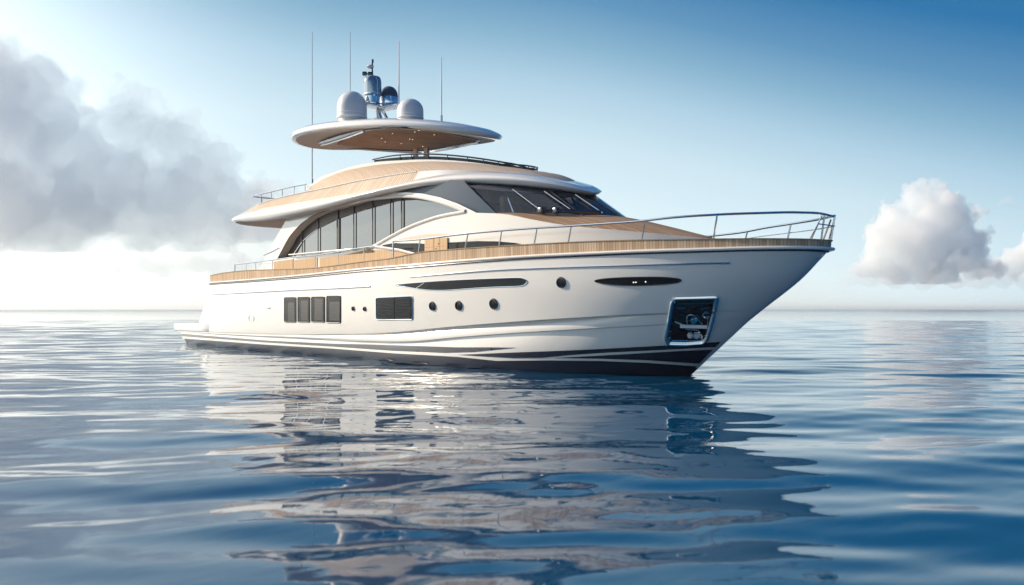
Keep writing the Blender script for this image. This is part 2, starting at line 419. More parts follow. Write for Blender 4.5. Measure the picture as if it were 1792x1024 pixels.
# topsides: own aft edge (the raked transom), stem follows the traced stem
T_AFT = Curve([(0, .6), (.15, 1.0), (.35, 1.5), (.7, 2.35), (1, 3.0)])
L_sh = rail(P_SH, C_SH, P_SH.xa+(P_SH.xf-P_SH.xa)*U)
up = []
for t in np.linspace(0, 1, 30):
    xa = float(T_AFT(t)); zf = L_d1[-1, 2]*(1-t)+L_sh[-1, 2]*t; xf = float(STEM(zf)) if t < 1 else 34.97
    x = xa+(xf-xa)*U
    bA = np.interp(x, L_d1[:, 0], -L_d1[:, 1]); bB = -L_sh[:, 1]
    # breadth: aft keep the chine line, forward flare out to the deck line
    bd = -L_d1[:, 1]; fw = np.clip((U-.45)/.5, 0, 1)
    wg = t**(1-.25*(1-fw)) if t > 0 else 0.0
    b = bd*(1-wg)+bB*wg + .05*4*t*(1-t)*(1-fw)
    zD = np.interp(x, L_d1[:, 0], L_d1[:, 2]); zS = L_sh[:, 2]
    z = zD*(1-t)+zS*t
    b[-1] = 0; up.append(np.stack([x, -b, z], 1))
up[0] = up[0].copy(); 
POCKET = [(1180, 521.5), (1254.5, 519.5), (1250, 545), (1243, 572), (1236, 594), (1229, 600), (1200, 602), (1170, 601.5), (1165.5, 594), (1171, 560), (1176, 530)]
POCKET = rounded(POCKET, 4, 3)
def in_pocket(c):
    if c[1] > 0: return False
    return inside(proj(*c), POCK_IN)
POCK_IN = [(CXX+(px-CXX)*.965, CYY+(py-CYY)*.965) for (px, py) in POCKET for CXX, CYY in [(1210, 561)]]
hull_parts = []
rails_all = low
loft('hull_bottom', [full(r) for r in low[:6]], M['boot'], Y)
h1 = loft('hull', [full(r) for r in low[5:]], M['white'], Y, skip=in_pocket, angle=22)
h2 = loft('topsides', [full(r) for r in up], M['white'], Y, skip=in_pocket, angle=30)
h1['label'] = 'white lower hull with spray rails above the dark boot stripe'
# transom closing
tr = np.array([[r[0] for r in up], [[r[0][0]-.25, 0, r[0][2]] for r in up], [[r[0][0], -r[0][1], r[0][2]] for r in up]])
loft('transom', tr, M['white'], Y)
tl = np.array([[r[0] for r in low], [[r[0][0], 0, r[0][2]] for r in low], [[r[0][0], -r[0][1], r[0][2]] for r in low]])
loft('stern_plate', tl, M['white'], Y)
class _Arr:                                            # plain arrays standing in for a mesh when building the measuring tree
    def __init__(s, rails):
        R_ = np.array([full(r) for r in rails]); s.P = R_.reshape(-1, 3); s.F = grid_faces(R_.shape[0], R_.shape[1])
HULL = s_bvh([_Arr(low), _Arr(up)])
# swim platform
C_PT = Curve([(300, 565.5), (420, 566), (500, 566)])
k_ = int(np.searchsorted(L_d1[:, 0], 4.2)); pl = L_d1[:k_].copy(); pl[:, 1] += -.035+.45*np.clip((pl[:, 0]-2.4)/1.4, 0, 1)**2
pt = pl.copy(); pt[:, 2] = zc(C_PT)(pt[:, 0], -pt[:, 1])
def around(r, ins=0., dz=0.):                            # starboard side, across the stern, port side
    q = r[::-1].copy(); q[:, 1] = np.minimum(q[:, 1]+ins, 0); q[:, 0] += ins*np.clip((-1.2-q[:, 0]), 0, 1); q[:, 2] += dz
    e = q[-1]; mid_ = np.array([[e[0]-.03, e[1]*f, e[2]] for f in (.98, .9, .6, .3, 0, -.3, -.6, -.9, -.98)]); m = q[::-1].copy(); m[:, 1] *= -1
    return np.concatenate([q, mid_, m])
loft('swim_platform', [around(pl, .05, -.03), around(pl, 0, 0), around(pl, -.012, .03), around(pt, -.012, -.04), around(pt, 0.012, -.012), around(pt, .04, 0), around(pt, .3, .001)], M['white'], Y, angle=50)
cap('platform_deck', np.stack([pt[:, 0]+.2, np.minimum(pt[:, 1]+.25, 0), pt[:, 2]+.004], 1), M['teakdeck'], Y)

# ---- boot stripes
def boot(poly): return patch('boot_stripe', poly, HULL, .014, M['boot'], Y, step=3, grid=4.5)
boot([(322, 592.5), (468, 603.5), (580, 610), (690, 618.5), (800, 624.5), (870, 631.5), (960, 630.5), (1050, 631.5), (1130, 634.5), (1219, 640.5), (1207, 655), (1198, 668), (1100, 668), (850, 656), (600, 630), (332, 608)])
boot([(312, 583.5), (468, 596), (580, 601.5), (650, 603), (740, 606), (800, 608), (870, 608), (905, 608.5), (865, 612.5), (830, 616), (780, 617.5), (690, 614), (580, 606.5), (468, 599.5), (318, 588.5)])
boot([(802, 621), (870, 618), (1000, 613), (1060, 610), (1170, 604), (1261, 598), (1252, 607), (1170, 611.5), (1060, 617), (1000, 621), (950, 626), (900, 626.5), (850, 624)])
boot([(968, 626.5), (1000, 624.8), (1060, 621.5), (1170, 615), (1248, 611), (1223, 636), (1130, 630), (1050, 627.5)])

# ---- bulwark and rub rail
xsb = P_SH.xa+(P_SH.xf-P_SH.xa)*U
TT = rail(P_SH, C_TT, xsb); SHR = L_sh.copy()
def shift(r, inn, dz=0.):
    q = r.copy(); q[:, 1] = np.minimum(q[:, 1]+inn, 0); q[:, 0] -= inn*np.clip((q[:, 0]-33.5)/1.5, 0, 1); q[:, 2] += dz; return q
loft('teak_bulwark', [full(shift(SHR, .03, .03)), full(shift(TT, .02))], M['teak'], Y)
loft('bulwark_cap', [full(shift(TT, .0, 0)), full(shift(TT, -.01, .025)), full(shift(TT, .16, .03)), full(shift(TT, .16, -.1))], M['teakpanel'], Y)
loft('bulwark_lining', [full(shift(TT, .14, -.02)), full(shift(SHR, .2, -.2))], M['white2'], Y)
mb = MB(); mb.tube(full(shift(SHR, -.02, .0))[::2], .045, 8); mb.build('rub_rail', M['white'], Y)
mb = MB(); mb.tube(full(shift(up[-2], -.01, .0))[::2], .03, 8); mb.build('rub_rail', M['darksteel'], Y)
cap('main_deck', shift(SHR, .15, .02), M['teakdeck'], Y)
mb = MB(); mb.bar((3.0, -2.9, 3.42), (3.0, 2.9, 3.42), .12, .35, bev=.03); mb.build('stern_coaming', M['white'], Y)

# ---- chrome styling strips
for pts, r in (([(716, 484.5), (760, 481), (874, 472.5), (1000, 467.5), (1060, 465.5), (1170, 462.5), (1277, 460)], .028), ([(372, 515.8), (440, 512), (513, 508), (580, 505), (648, 501.5)], .03)):
    mb = MB(); mb.tube(line3(spl(pts, 8), HULL, .012), r, 8); mb.build('styling_strip', M['steel'], Y)

# ---- hull windows
def hull_window(name, poly, mat, inner=None, n=0, louv=0, fr=.018):
    w_ = empty(name, parent=Y)
    patch('pane', poly, HULL, .008, mat, w_, step=3, grid=8)
    mb = MB(); mb.tube(line3(dens(poly, 3), HULL, .010), fr, 6, closed=True); mb.build('frame', M['black'] if name != 'long_window' else M['chrome'], w_)
    return w_
for (x0, y0, x1, y1), (a0, b0, a1, b1) in (((498, 520.5, 518.5, 564), (504.5, 529.5, 516, 561)), ((521.5, 520, 542.5, 564), (527, 526, 539.5, 561)), ((545.5, 519.5, 568.5, 564), (551, 522.5, 565.5, 560.5)), ((572, 518, 596.5, 565), (577, 528, 595, 561))):
    w_ = hull_window('cabin_window', rounded([(x0, y0), (x1, y0-.6), (x1, y1+.3), (x0, y1)], 2.5, 3), M['hullglass'])
    b_ob = patch('window_blind', [(a0, b0), (a1, b0), (a1, b1), (a0, b1)], HULL, .014, M['blind'], w_, step=3, grid=6)
    mb = MB()
    for k in range(1, 9):
        yy = b0+(b1-b0)*k/9; mb.tube(line3([(a0, yy), ((a0+a1)/2, yy), (a1, yy)], HULL, .016), .006, 4)
    mb.build('blind_slats', M['louvre'], w_)
vt = empty('louvred_vent', parent=Y)
vp = rounded([(658.5, 521.5), (720, 518.5), (722.5, 519.5), (722.5, 559.5), (659, 559.5)], 3, 3)
patch('vent_panel', vp, HULL, .008, M['hullglass'], vt, step=3, grid=8)
mb = MB(); mb.tube(line3(dens(vp, 3), HULL, .010), .02, 6, closed=True); mb.build('frame', M['chrome'], vt)
mb = MB()
for k in range(1, 15):
    yy = 521+38*k/15.; mb.tube(line3([(662, yy+.4), (690, yy-.2), (719, yy-.8)], HULL, .018), .010, 4)
mb.tube(line3([(690.5, 521), (690.5, 559)], HULL, .02), .012, 4)
mb.build('louvres', M['louvre'], vt)
LW = spl([(693, 498.8), (740, 494.2), (800, 490.3), (860, 487.8), (905, 486.3), (917, 488), (922.5, 492.5), (919, 497.5), (909, 500.8), (870, 502.2), (830, 504.5), (785, 507.8), (758, 508), (735, 506), (710, 502)], 5, True)
w_ = hull_window('long_window', LW, M['hullglass'], fr=.012)
mb = MB(); mb.tube(line3([(743, 494.8), (736, 500), (728, 505)], HULL, .018), .008, 5); mb.build('glazing_bar', M['chrome'], w_)
BW = spl([(1041, 491.8), (1060, 487.8), (1100, 485.5), (1150, 485), (1180, 486.8), (1192, 490.2), (1184, 494.8), (1150, 498.5), (1100, 499.8), (1060, 497)], 6, True)
w_ = hull_window('oval_window', BW, M['hullglass'], fr=.014)
for q in ((1109, 494.2), (1113, 494), (1130, 493.2)):
    p, n = HULL(*q); mb = MB(); mb.lathe([(.0, .022), (.016, .018), (.02, .006)], p, n, 10); mb.build('cabin_light', M['lit'], w_)
for (x_, y_, r_) in ((757, 535.8, .15), (803, 535, .155), (864, 532, .165), (982, 494.5, .155), (618.5, 540, .085), (638.5, 540.5, .085)):
    p, n = HULL(x_, y_); ph = empty('porthole', parent=Y)
    mb = MB(); mb.lathe([(r_*.75, .0), (r_*.72, .03), (r_*.80, .05), (r_*.95, .045), (r_*1.05, .02), (r_*1.08, -.02)], p, n, 32); mb.build('rim', M['darksteel'], ph)
    mb = MB(); mb.lathe([(0, .022), (r_*.5, .02), (r_*.76, .012)], p, n, 32); mb.build('pane', M['hullglass'], ph)
# small marks on the aft topsides: two round brackets and a scribbled name
for pts in ([(438, 552.5), (436, 555), (435.6, 558), (437, 561.5)], [(442.5, 552.5), (444.3, 555), (444.8, 558), (443.5, 561.8)]):
    mb = MB(); mb.tube(line3(spl(pts, 4), HULL, .006), .011, 5); mb.build('bracket_mark', M['dash'], Y)
mb = MB()
for pts in ([(467.5, 541.5), (468.6, 539), (469.6, 541), (470.4, 538.5)], [(470.8, 538.2), (471.6, 540.6), (472.6, 538.2), (472, 541.2)], [(473.4, 538.4), (473.2, 541.2), (475.6, 541.6)]):
    mb.tube(line3(pts, HULL, .005), .006, 4)
mb.build('name_script', M['dash'], Y)

# ---- anchor pocket
AP = empty('anchor_pocket', parent=Y)
pk = line3(POCKET, HULL, .0); pn = HULL(1210, 561)[1]
mb = MB(); mb.tube(line3(POCKET, HULL, .02), .062, 8, closed=True); mb.build('frame', M['chrome'], AP)
mb = MB(); mb.tube(line3([(1210+(a-1210)*.93, 561+(b-561)*.94) for a, b in POCKET], HULL, .012), .022, 8, closed=True); mb.build('frame', M['chrome'], AP)
inn = [p-pn*.38 for p in pk]; c_ = sum(inn, Vector())/len(inn)
inn = [c_+(p-c_)*.92 for p in inn]
nP = len(pk); V_ = pk+inn+[c_]; F_ = [(i, (i+1) % nP, nP+(i+1) % nP, nP+i) for i in range(nP)]+[(nP+i, nP+(i+1) % nP, 2*nP) for i in range(nP)]
mk('pocket_lining', V_, F_, M['boot'], AP, smooth=False)
def pk3(px, py, dep): p, n = HULL(px, py); return p-pn*dep+ (p-EYEV)*0
def pk4(px, py, dep):        # a point inside the pocket, measured on a plane sunk behind the shell
    p0 = HULL(1210, 561)[0]-pn*dep; d = ray(px, py); t = (p0-EYEV).dot(pn)/d.dot(pn); return EYEV+d*t
mb = MB(); mb.bar(pk4(1190, 571, .10), pk4(1238, 572.5, .10), .05, .10, bev=.015); mb.tube([pk4(1181, 563, .12), pk4(1195, 569, .1), pk4(1220, 571, .1)], .02, 8)
mb.build('anchor_shank', M['white2'], AP)
mb = MB(); mb.tube([pk4(*q, .15) for q in spl([(1203, 566), (1202, 556), (1207, 551), (1216, 553), (1222, 560), (1229, 567)], 5)], .022, 8)
mb.lathe([(.0, .07), (.08, .06), (.12, 0)], pk4(1214, 561, .18), pn, 14)
mb.tube([pk4(*q, .12) for q in spl([(1199, 576), (1216, 577), (1224, 580), (1229, 588), (1228, 595)], 5)], .022, 8)
mb.tube([pk4(1238, 570, .12), pk4(1239, 556, .12)], .02, 8)
mb.tube([pk4(1176, 597, .12), pk4(1226, 597, .12)], .03, 8)
mb.tube([pk4(1185, 540, .2), pk4(1200, 539, .2)], .02, 8); mb.tube([pk4(1226, 541, .2), pk4(1242, 538, .2)], .02, 8)
mb.tube([pk4(1185, 532, .2), pk4(1246, 530, .2)], .014, 8)
mb.build('anchor_flukes', M['chrome'], AP)
mb = MB(); mb.bar(pk4(1206, 590, .14), pk4(1211, 584, .14), .16, .16, bev=.04); mb.lathe([(0, .06), (.07, .05), (.10, 0)], pk4(1219, 588, .16), pn, 12); mb.build('anchor_crown', M['dome'], AP)
mb = MB(); mb.lathe([(.06, 0), (.085, .05), (.11, .04), (.12, 0)], pk4(1236, 551, .16), pn, 18); mb.build('chain_roller', M['chrome'], AP)
mb = MB()
for i in range(9):
    a = pk4(1217+i*1.1, 583+(i % 3)*4, .13); mb.lathe([(.012, 0), (.02, .015), (.03, 0)], a, pn, 8)
mb.build('anchor_chain', M['steel'], AP)

# ---- deckhouse side walls
P_W = Plan(8.0, 31.4, [(7, 2.75), (40, 2.75)], 21.5, 2.6, 1.25)
WALL = s_plan(P_W)
ARCH = [(486, 452.5), (493, 439.6), (506, 416), (523, 396), (539.5, 383), (556, 374), (581, 365), (606, 357.5), (640, 349.8), (680, 345), (710, 343.5), (735, 345.5), (765, 352), (790, 360), (812, 368.8),
        (812.5, 370.5), (785, 375.5), (760, 381.5), (720, 396), (690, 411), (660, 428), (643, 436.5), (600, 442)]
K1 = Curve([(866, 374), (880, 374.5), (930, 384), (985, 393.5), (1050, 400), (1110, 405), (1180, 411.5), (1245, 417)])
wall_poly = [(449, 484), (452, 477), (455, 470), (462, 456), (470, 440), (485, 412), (497, 392), (503, 378), (540, 366), (600, 350), (640, 341.5), (680, 337.5), (710, 336.5), (740, 339), (770, 345.5), (800, 356), (822, 366.5), (834, 372.5), (866, 373.5)] + \
            [(q, float(K1(q))) for q in range(880, 1246, 12)] + [(1245, 424), (1110, 428), (1000, 432), (850, 441), (740, 450), (640, 466), (560, 476), (500, 482)]
wl = patch('deckhouse_wall', wall_poly, WALL, 0, M['white'], Y, step=5, grid=16, holes=[ARCH])
# the same wall on the port side
me2 = wl.data.copy(); 
for v in me2.vertices: v.co.y *= -1
me2.flip_normals(); wp = bpy.data.objects.new('deckhouse_wall', me2); COL.objects.link(wp); wp.parent = Y
# arch reveal and frame
Ad = dens(ARCH, 5); a3 = line3(Ad, WALL, .0); i3 = [Vector((p.x, p.y+.42, p.z)) for p in a3]; nA = len(a3)
mk('arch_reveal', a3+i3, [(i, (i+1) % nA, nA+(i+1) % nA, nA+i) for i in range(nA)], M['soffit'], Y, angle=50)
fr_ = [p for p in ARCH[6:22]]
mb = MB(); mb.tube(line3(spl(fr_[:9], 5), WALL, .0), .065, 8); mb.tube(line3(spl(fr_[8:], 5), WALL, .0), .065, 8); mb.build('arch_frame', M['white'], Y)
mb = MB(); mb.tube(line3(spl(ARCH[:7], 5), WALL, .0), .02, 8); mb.build('arch_edge_trim', M['teakpanel'], Y)
GP = s_plane(-2.36)
gt = [(511, 455), (516, 442), (528, 424.6), (539.5, 413), (556, 401), (588, 385), (619, 374), (650, 363.5), (680, 354), (700, 350.5), (725, 349.5), (760, 354), (800, 364), (822, 369)]
patch('saloon_window', [(505, 462)]+gt+[(840, 372), (840, 400), (700, 440), (640, 452)], GP, .0, M['arch'], Y, grid=20, smooth=False)
patch('arch_shade_sheet', [(480, 470)]+[(a, b) for a, b in [(480, 430), (500, 390), (540, 360), (600, 335), (700, 325), (830, 345), (850, 372)]]+[(822, 370)]+gt[::-1][1:]+[(505, 470)], GP, .03, M['mullion_shade'], Y, grid=20, smooth=False)  # dark sheet: shade of the arch reveal above the glass, painted as colour
for q, wd in ((529, .03), (556.6, .03), (590.5, .10), (619, .03), (652, .03), (683.5, .03), (702.7, .05)):
    top = float(np.interp(q, [a for a, b in ARCH[:15]], [b for a, b in ARCH[:15]]))-6
    a = on_y(q, 462, -2.42); b = on_y(q, top, -2.42)
    mb = MB(); mb.box((a+b)/2, (wd, .035, (b-a).length)); mb.build('window_mullion', M['mullion_shade'], Y)
# sill ledge, teak lower wall, steps, lockers, low windows on the side deck
mb = MB(); mb.bar(on_y(509, 446, -2.85), on_y(645, 434, -2.85), .25, .05, bev=.015); mb.build('window_sill', M['white2'], Y)
for poly in ([(480, 458), (513, 453.5), (513, 474), (480, 476)], [(516, 455), (556, 451), (556, 470), (516, 474)], [(560, 451), (600, 447), (640, 438), (660, 437), (700, 441), (728, 447), (728, 456), (640, 466), (560, 474)]):
    patch('teak_panel', poly, WALL, .02, M['teakpanel'], Y, skirt=.02, smooth=False)
patch('side_window', spl([(668, 430.5), (690, 425.5), (702, 426), (745, 427), (745, 441), (732, 445), (700, 437)], 3, True), WALL, .012, M['hullglass'], Y)
patch('side_window', [(784, 424.5), (800, 424), (835, 422), (870, 422.5), (900, 425), (925, 429.5), (925, 436), (784, 444)], WALL, .012, M['hullglass'], Y)
mb = MB(); mb.tube(line3([(655, 431), (700, 437.5), (728, 444.5)], WALL, .06), .05, 6); mb.build('stair_stringer', M['white2'], Y)
lk = empty('teak_locker', parent=Y)
patch('locker_front', [(745, 417), (784.5, 416), (784.5, 446), (745, 448)], WALL, .05, M['teakpanel'], lk, skirt=.02, smooth=False)
mb = MB()
for l in ([(745, 433.5), (784.5, 430)], [(761, 416.5), (761, 445)], [(770.5, 416.3), (770.5, 444)]): mb.tube(line3(l, WALL, .052), .008, 4)
mb.build('locker_joints', M['brown'], lk)
for q in ((769.5, 426.5), (764.5, 435)): p, n = WALL(*q); mb = MB(); mb.lathe([(0, .085), (.02, .08), (.015, .05)], p, n, 10); mb.build('knob', M['darksteel'], lk)
patch('eyebrow_trim', spl([(687, 422.5), (720, 414), (750, 409.5), (775, 408.5), (800, 410), (770, 413), (730, 419)], 4, True), WALL, .03, M['soffit'], Y, skirt=.02)
mb = MB(); mb.tube(line3([(462, 447), (476, 440.5), (489, 434)], WALL, .01), .02, 6); mb.build('grab_rail', M['steel'], Y)

# ---- coachroof (teak camber between the wall top and the windscreen)
Z0 = Curve([(21.5, 5.35), (24, 5.2), (26.5, 5.02), (28.05, 4.80), (29.6, 4.42), (30.5, 4.18), (31.4, 3.95)])
xs = P_W.xs(70, 22.0, 31.4); bW = P_W(xs); PW = proj(xs, -bW)[0]
zK = EYE+(HY-K1(PW))/F*depth(xs, -bW); i1 = int(np.argmax(PW)); zK[i1:] = zK[i1]
rows = []
for t in np.linspace(-1, 1, 41):
    zz = zK+(np.maximum(Z0(xs), zK+.02)-zK)*(1-abs(t)**2.2)**.9
    rows.append(np.stack([xs, t*bW, zz], 1))
cr = loft('coachroof', rows, M['teakdeck'], Y)
d_ = cr.data.uv_layers[0].data
idx = np.zeros(len(cr.data.loops), int); cr.data.loops.foreach_get('vertex_index', idx)
cv = np.array([v.co for v in cr.data.vertices]); d_.foreach_set('uv', cv[idx][:, :2].astype(np.float32).ravel())

# ---- pilothouse: painted quarter panel and wrap-round windscreen
P_G0 = Plan(18.0, 28.25, [(10, 2.66), (40, 2.60)], 21.5, 2.3, 1.7)
P_G1 = Plan(18.0, 26.45, [(10, 2.55), (40, 2.45)], 20.5, 2.3, 1.7)
C_G0 = Curve([(700, 378), (800, 374), (850, 372), (880, 371), (945, 371.8), (990, 373.5), (1040, 376), (1060, 378.5), (1092, 382)])
C_G1 = Curve([(600, 335), (650, 330), (700, 325), (760, 320), (813, 319), (890, 325), (950, 329), (1000, 335), (1030, 342)])
def seg(plan, c, xa, n=60, dz=0.):
    t = np.linspace(0, 1, n); u = .4*t+.6*np.sin(t*math.pi/2); r = rail(plan, c, xa+(plan.xf-xa)*u); r[:, 2] += dz; return r
xg0, xg1 = P_G0.solve(866), P_G1.solve(811)
g0 = seg(P_G0, C_G0, xg0, dz=-.12); g1 = seg(P_G1, C_G1, xg1)
gl = loft('windscreen', [full(g0*(1-t)+g1*t) for t in np.linspace(0, 1, 6)], M['tint'], Y)
GL = s_bvh([gl])
P_Q = Plan(8.0, 28.6, [(7, 2.66), (40, 2.66)], 21.5, 2.4, 1.6)
qp = patch('quarter_panel', [(600, 345), (640, 347), (680, 341.5), (710, 340.5), (740, 343), (770, 349.5), (800, 360), (818, 369), (840, 380), (872, 380), (868, 373), (815, 321), (813, 316), (760, 314), (700, 320), (640, 330), (600, 338)], s_plan(P_Q), 0, M['grey'], Y, skirt=.06, step=5, grid=12)
me2 = qp.data.copy()
for v in me2.vertices: v.co.y *= -1
qo = bpy.data.objects.new('quarter_panel', me2); COL.objects.link(qo); qo.parent = Y
# interior seen through the glass
xi = np.stack([g1[:, 0]-.35, g1[:, 1]*.93, g0[:, 2]+.62], 1)
cap('dashboard', xi, M['dash'], Y)
mb = MB(); mb.box((23.6, 0, 5.4), (.1, 3.7, 1.5)); mb.build('cabin_bulkhead', M['brown'], Y)
for yy in (-1.3, .2, 1.5):
    mb = MB(); mb.box((24.2, yy, 5.25), (.25, .9, .9), bev=.1); mb.box((24.5, yy, 4.95), (.6, .9, .2), bev=.06); mb.build('helm_seat', M['brown'], Y)
mb = MB(); mb.box((25.2, -.5, 5.25), (.12, 1.2, .35), bev=.03); mb.build('instrument_screen', M['darksteel'], Y)
for s_ in (-1, 1):
    mb = MB(); mb.tube([(24.9, s_*1.65, 4.8), (24.2, s_*1.6, 6.0)], .04, 8); mb.build('cabin_pillar', M['steel'], Y)
# header band, glazing posts
i_ = rail(P_G1, C_G1, P_G1.xs(80, xg1)); 
hb0 = g1.copy(); hb1 = g0*.22+g1*.78
loft('windscreen_header', [full(shift(hb1, -.012)), full(shift(hb0, -.012))], M['boot'], Y)
def glass_bar(a, b, r, nm, mat, off=.03, n=8):
    mb = MB(); P = []
    for k in range(n+1):
        t = k/n; p, q = GL(a[0]+(b[0]-a[0])*t, a[1]+(b[1]-a[1])*t); P.append(p+q*off)
    mb.tube(P, r, 6); return mb.build(nm, mat, Y)
for a, b in (((898, 334), (946, 370)), ((953, 338), (1001, 371.5)), ((1006, 344), (1054, 376.5))):
    w_ = empty('windscreen_wiper', parent=Y)
    mb = MB(); P = [GL(a[0]+(b[0]-a[0])*t, a[1]+(b[1]-a[1])*t) for t in np.linspace(0, 1, 8)]
    mb.tube([p+n*.07 for p, n in P], .016, 6); mb.build('wiper_arm', M['steel'], w_)
    mb = MB(); mb.tube([p+n*.03 for p, n in P[:5]], .024, 6); mb.build('wiper_blade', M['black'], w_)
mb = MB(); mb.tube([Vector(g0[-1])+Vector((.01, 0, 0)), Vector(g1[-1])+Vector((.01, 0, 0))], .035, 6); mb.build('windscreen_post', M['black'], Y)
for s_ in (-1, 1):
    k_ = 40; mb = MB(); mb.tube([Vector((g0[k_][0], g0[k_][1]*s_, g0[k_][2])), Vector((g1[k_][0], g1[k_][1]*s_, g1[k_][2]))], .03, 6); mb.build('windscreen_post', M['black'], Y)
mb = MB(); pa, na = GL(950, 371); pb, _ = GL(1050, 377)
e_ = line3([(950, 374), (975, 375), (1000, 376.5), (1025, 378), (1050, 380)], GL, .16)
mb = MB(); mb.tube(e_, .07, 8); mb.build('wiper_housing', M['darksteel'], Y)
for e__ in e_[:2]:
    mb = MB(); mb.box(e__, (.2, .2, .18), bev=.03); mb.build('wiper_motor', M['darksteel'], Y)

# ---- flybridge overhang (brow)
P_B1 = Plan(4.3, 26.4, [(5, 3.05), (12, 3.05), (40, 2.95)], 15.5, 2.3, 1.9, 8.5, 2.4, 2.4)
P_B2 = Plan(3.35, 26.78, [(5, 3.35), (12, 3.35), (40, 3.15)], 15.5, 2.3, 1.9, 8.5, 2.4, 2.4)
P_B3 = Plan(3.6, 26.6, [(5, 3.22), (12, 3.22), (40, 3.05)], 15.5, 2.3, 1.9, 8.5, 2.4, 2.4)
C_B1 = Curve([(400, 377), (420, 374), (445, 368), (500, 358), (560, 348), (620, 337.5), (680, 324), (740, 311.5), (780, 305.5), (860, 303), (920, 307), (980, 317), (1030, 328)])
C_B2 = Curve([(398, 385), (420, 379.5), (450, 375.5), (500, 368.5), (560, 357), (620, 343), (680, 329), (740, 318), (800, 312.5), (860, 312), (920, 316), (980, 324.5), (1020, 332.5), (1040, 337)])
C_B3 = Curve([(400, 387.5), (440, 388), (470, 385), (500, 379), (560, 366), (620, 350), (680, 336), (740, 325.5), (800, 321), (860, 321), (920, 325), (980, 332), (1020, 339), (1040, 343)])
NB = 200
def brail(P, C): return rail(P, C, P.xs(NB))
b1, b2, b3 = brail(P_B1, C_B1), brail(P_B2, C_B2), brail(P_B3, C_B3)
def closedfull(r):
    m = r[::-1].copy(); m[:, 1] *= -1; return np.concatenate([r, m[1:-1]])
def arc(A, B, Cc, n):                                  # quadratic bulge A -> B -> C
    
    h = n//2; up_ = [A*(1-t)+B*t+(np.array([0, -.05, 0]))*4*t*(1-t)*np.clip(-B[:, 1:2], 0, 1) for t in np.linspace(0, 1, h)**.8]
    K = B*np.array([1, 1, 0])+Cc*np.array([0, 0, 1]); return up_+[B*(1-t)**2+2*t*(1-t)*(.6*K+.2*B+.2*Cc)+Cc*t*t for t in np.linspace(0, 1, h+1)[1:]]
prof = arc(b1, b2, b3, 12)
b4 = b3.copy(); b4[:, 1] *= .80; b4[:, 0] = 15+(b4[:, 0]-15)*.90; b4[:, 2] += .02
b5 = b3.copy(); b5[:, 1] *= .3; b5[:, 0] = 15+(b5[:, 0]-15)*.5; b5[:, 2] = 6.0
loft('flybridge_overhang', [closedfull(r) for r in prof], M['white'], Y, closed=True, angle=60)
loft('overhang_soffit', [closedfull(b3), closedfull(b4), closedfull(b5)], M['soffit'], Y, closed=True)
# ---- flybridge coaming
P_T1 = Plan(6.6, 25.6, [(5, 2.98), (12, 2.98), (40, 2.85)], 14.5, 2.3, 1.9, 9, 2.4, 2.4)
C_T1 = Curve([(440, 362), (455, 357), (470, 351.5), (500, 343.5), (540, 335), (580, 327), (620, 318), (660, 311), (700, 304.5), (740, 299.5), (800, 297.5), (860, 299), (930, 305), (1000, 318)])
t1 = brail(P_T1, C_T1)
xw = P_T1.solve(735)
loft('teak_coaming', [closedfull(b1), closedfull(b1*.5+t1*.5), closedfull(t1)], M['teakpale'], Y, closed=True, skip=lambda c: c[0] > xw)
for s_ in (1, -1):
    mb = MB(); mb.tube([(p[0], (p[1]-.01)*s_, p[2]) for p in t1 if p[1] < -2.0 and p[0] < xw][::2], .022, 6); mb.build('coaming_trim', M['white'], Y)
loft('coaming_front', [closedfull(b1), closedfull(b1*.5+t1*.5), closedfull(t1)], M['white'], Y, closed=True, skip=lambda c: c[0] <= xw)
P_T2 = Plan(9.5, 24.0, [(5, 2.45), (40, 2.35)], 14.0, 2.3, 1.9, 13, 2, 2)
C_T2 = Curve([(535, 336), (545, 327), (560, 317), (580, 307.5), (600, 300), (630, 293), (660, 288.5), (700, 285), (740, 283), (800, 285), (860, 291.5), (925, 300)])
NT = 160
xt1 = P_T1.solve(538); a1 = rail(P_T1, C_T1, xt1+(P_T1.xf-xt1)*(.35*np.linspace(0, 1, NT)+.65*np.sin(np.linspace(0, 1, NT)*math.pi/2)))
P_T2b = Plan(6.0, 24.0, [(5, 2.75), (12, 2.55), (15, 2.4), (40, 2.35)], 14.0, 2.3, 1.9)
xt2 = P_T2b.solve(536); a2 = rail(P_T2b, C_T2, xt2+(P_T2b.xf-xt2)*(.35*np.linspace(0, 1, NT)+.65*np.sin(np.linspace(0, 1, NT)*math.pi/2)))
dome_rails = []
for t in np.linspace(0, 1, 8):
    r = a1*(1-t)+a2*t; r[:, 2] += .10*4*t*(1-t)*np.clip(np.linspace(0, 1, NT)*8, 0, 1); dome_rails.append(full(r))
loft('teak_fairing', dome_rails, M['teaks'], Y)
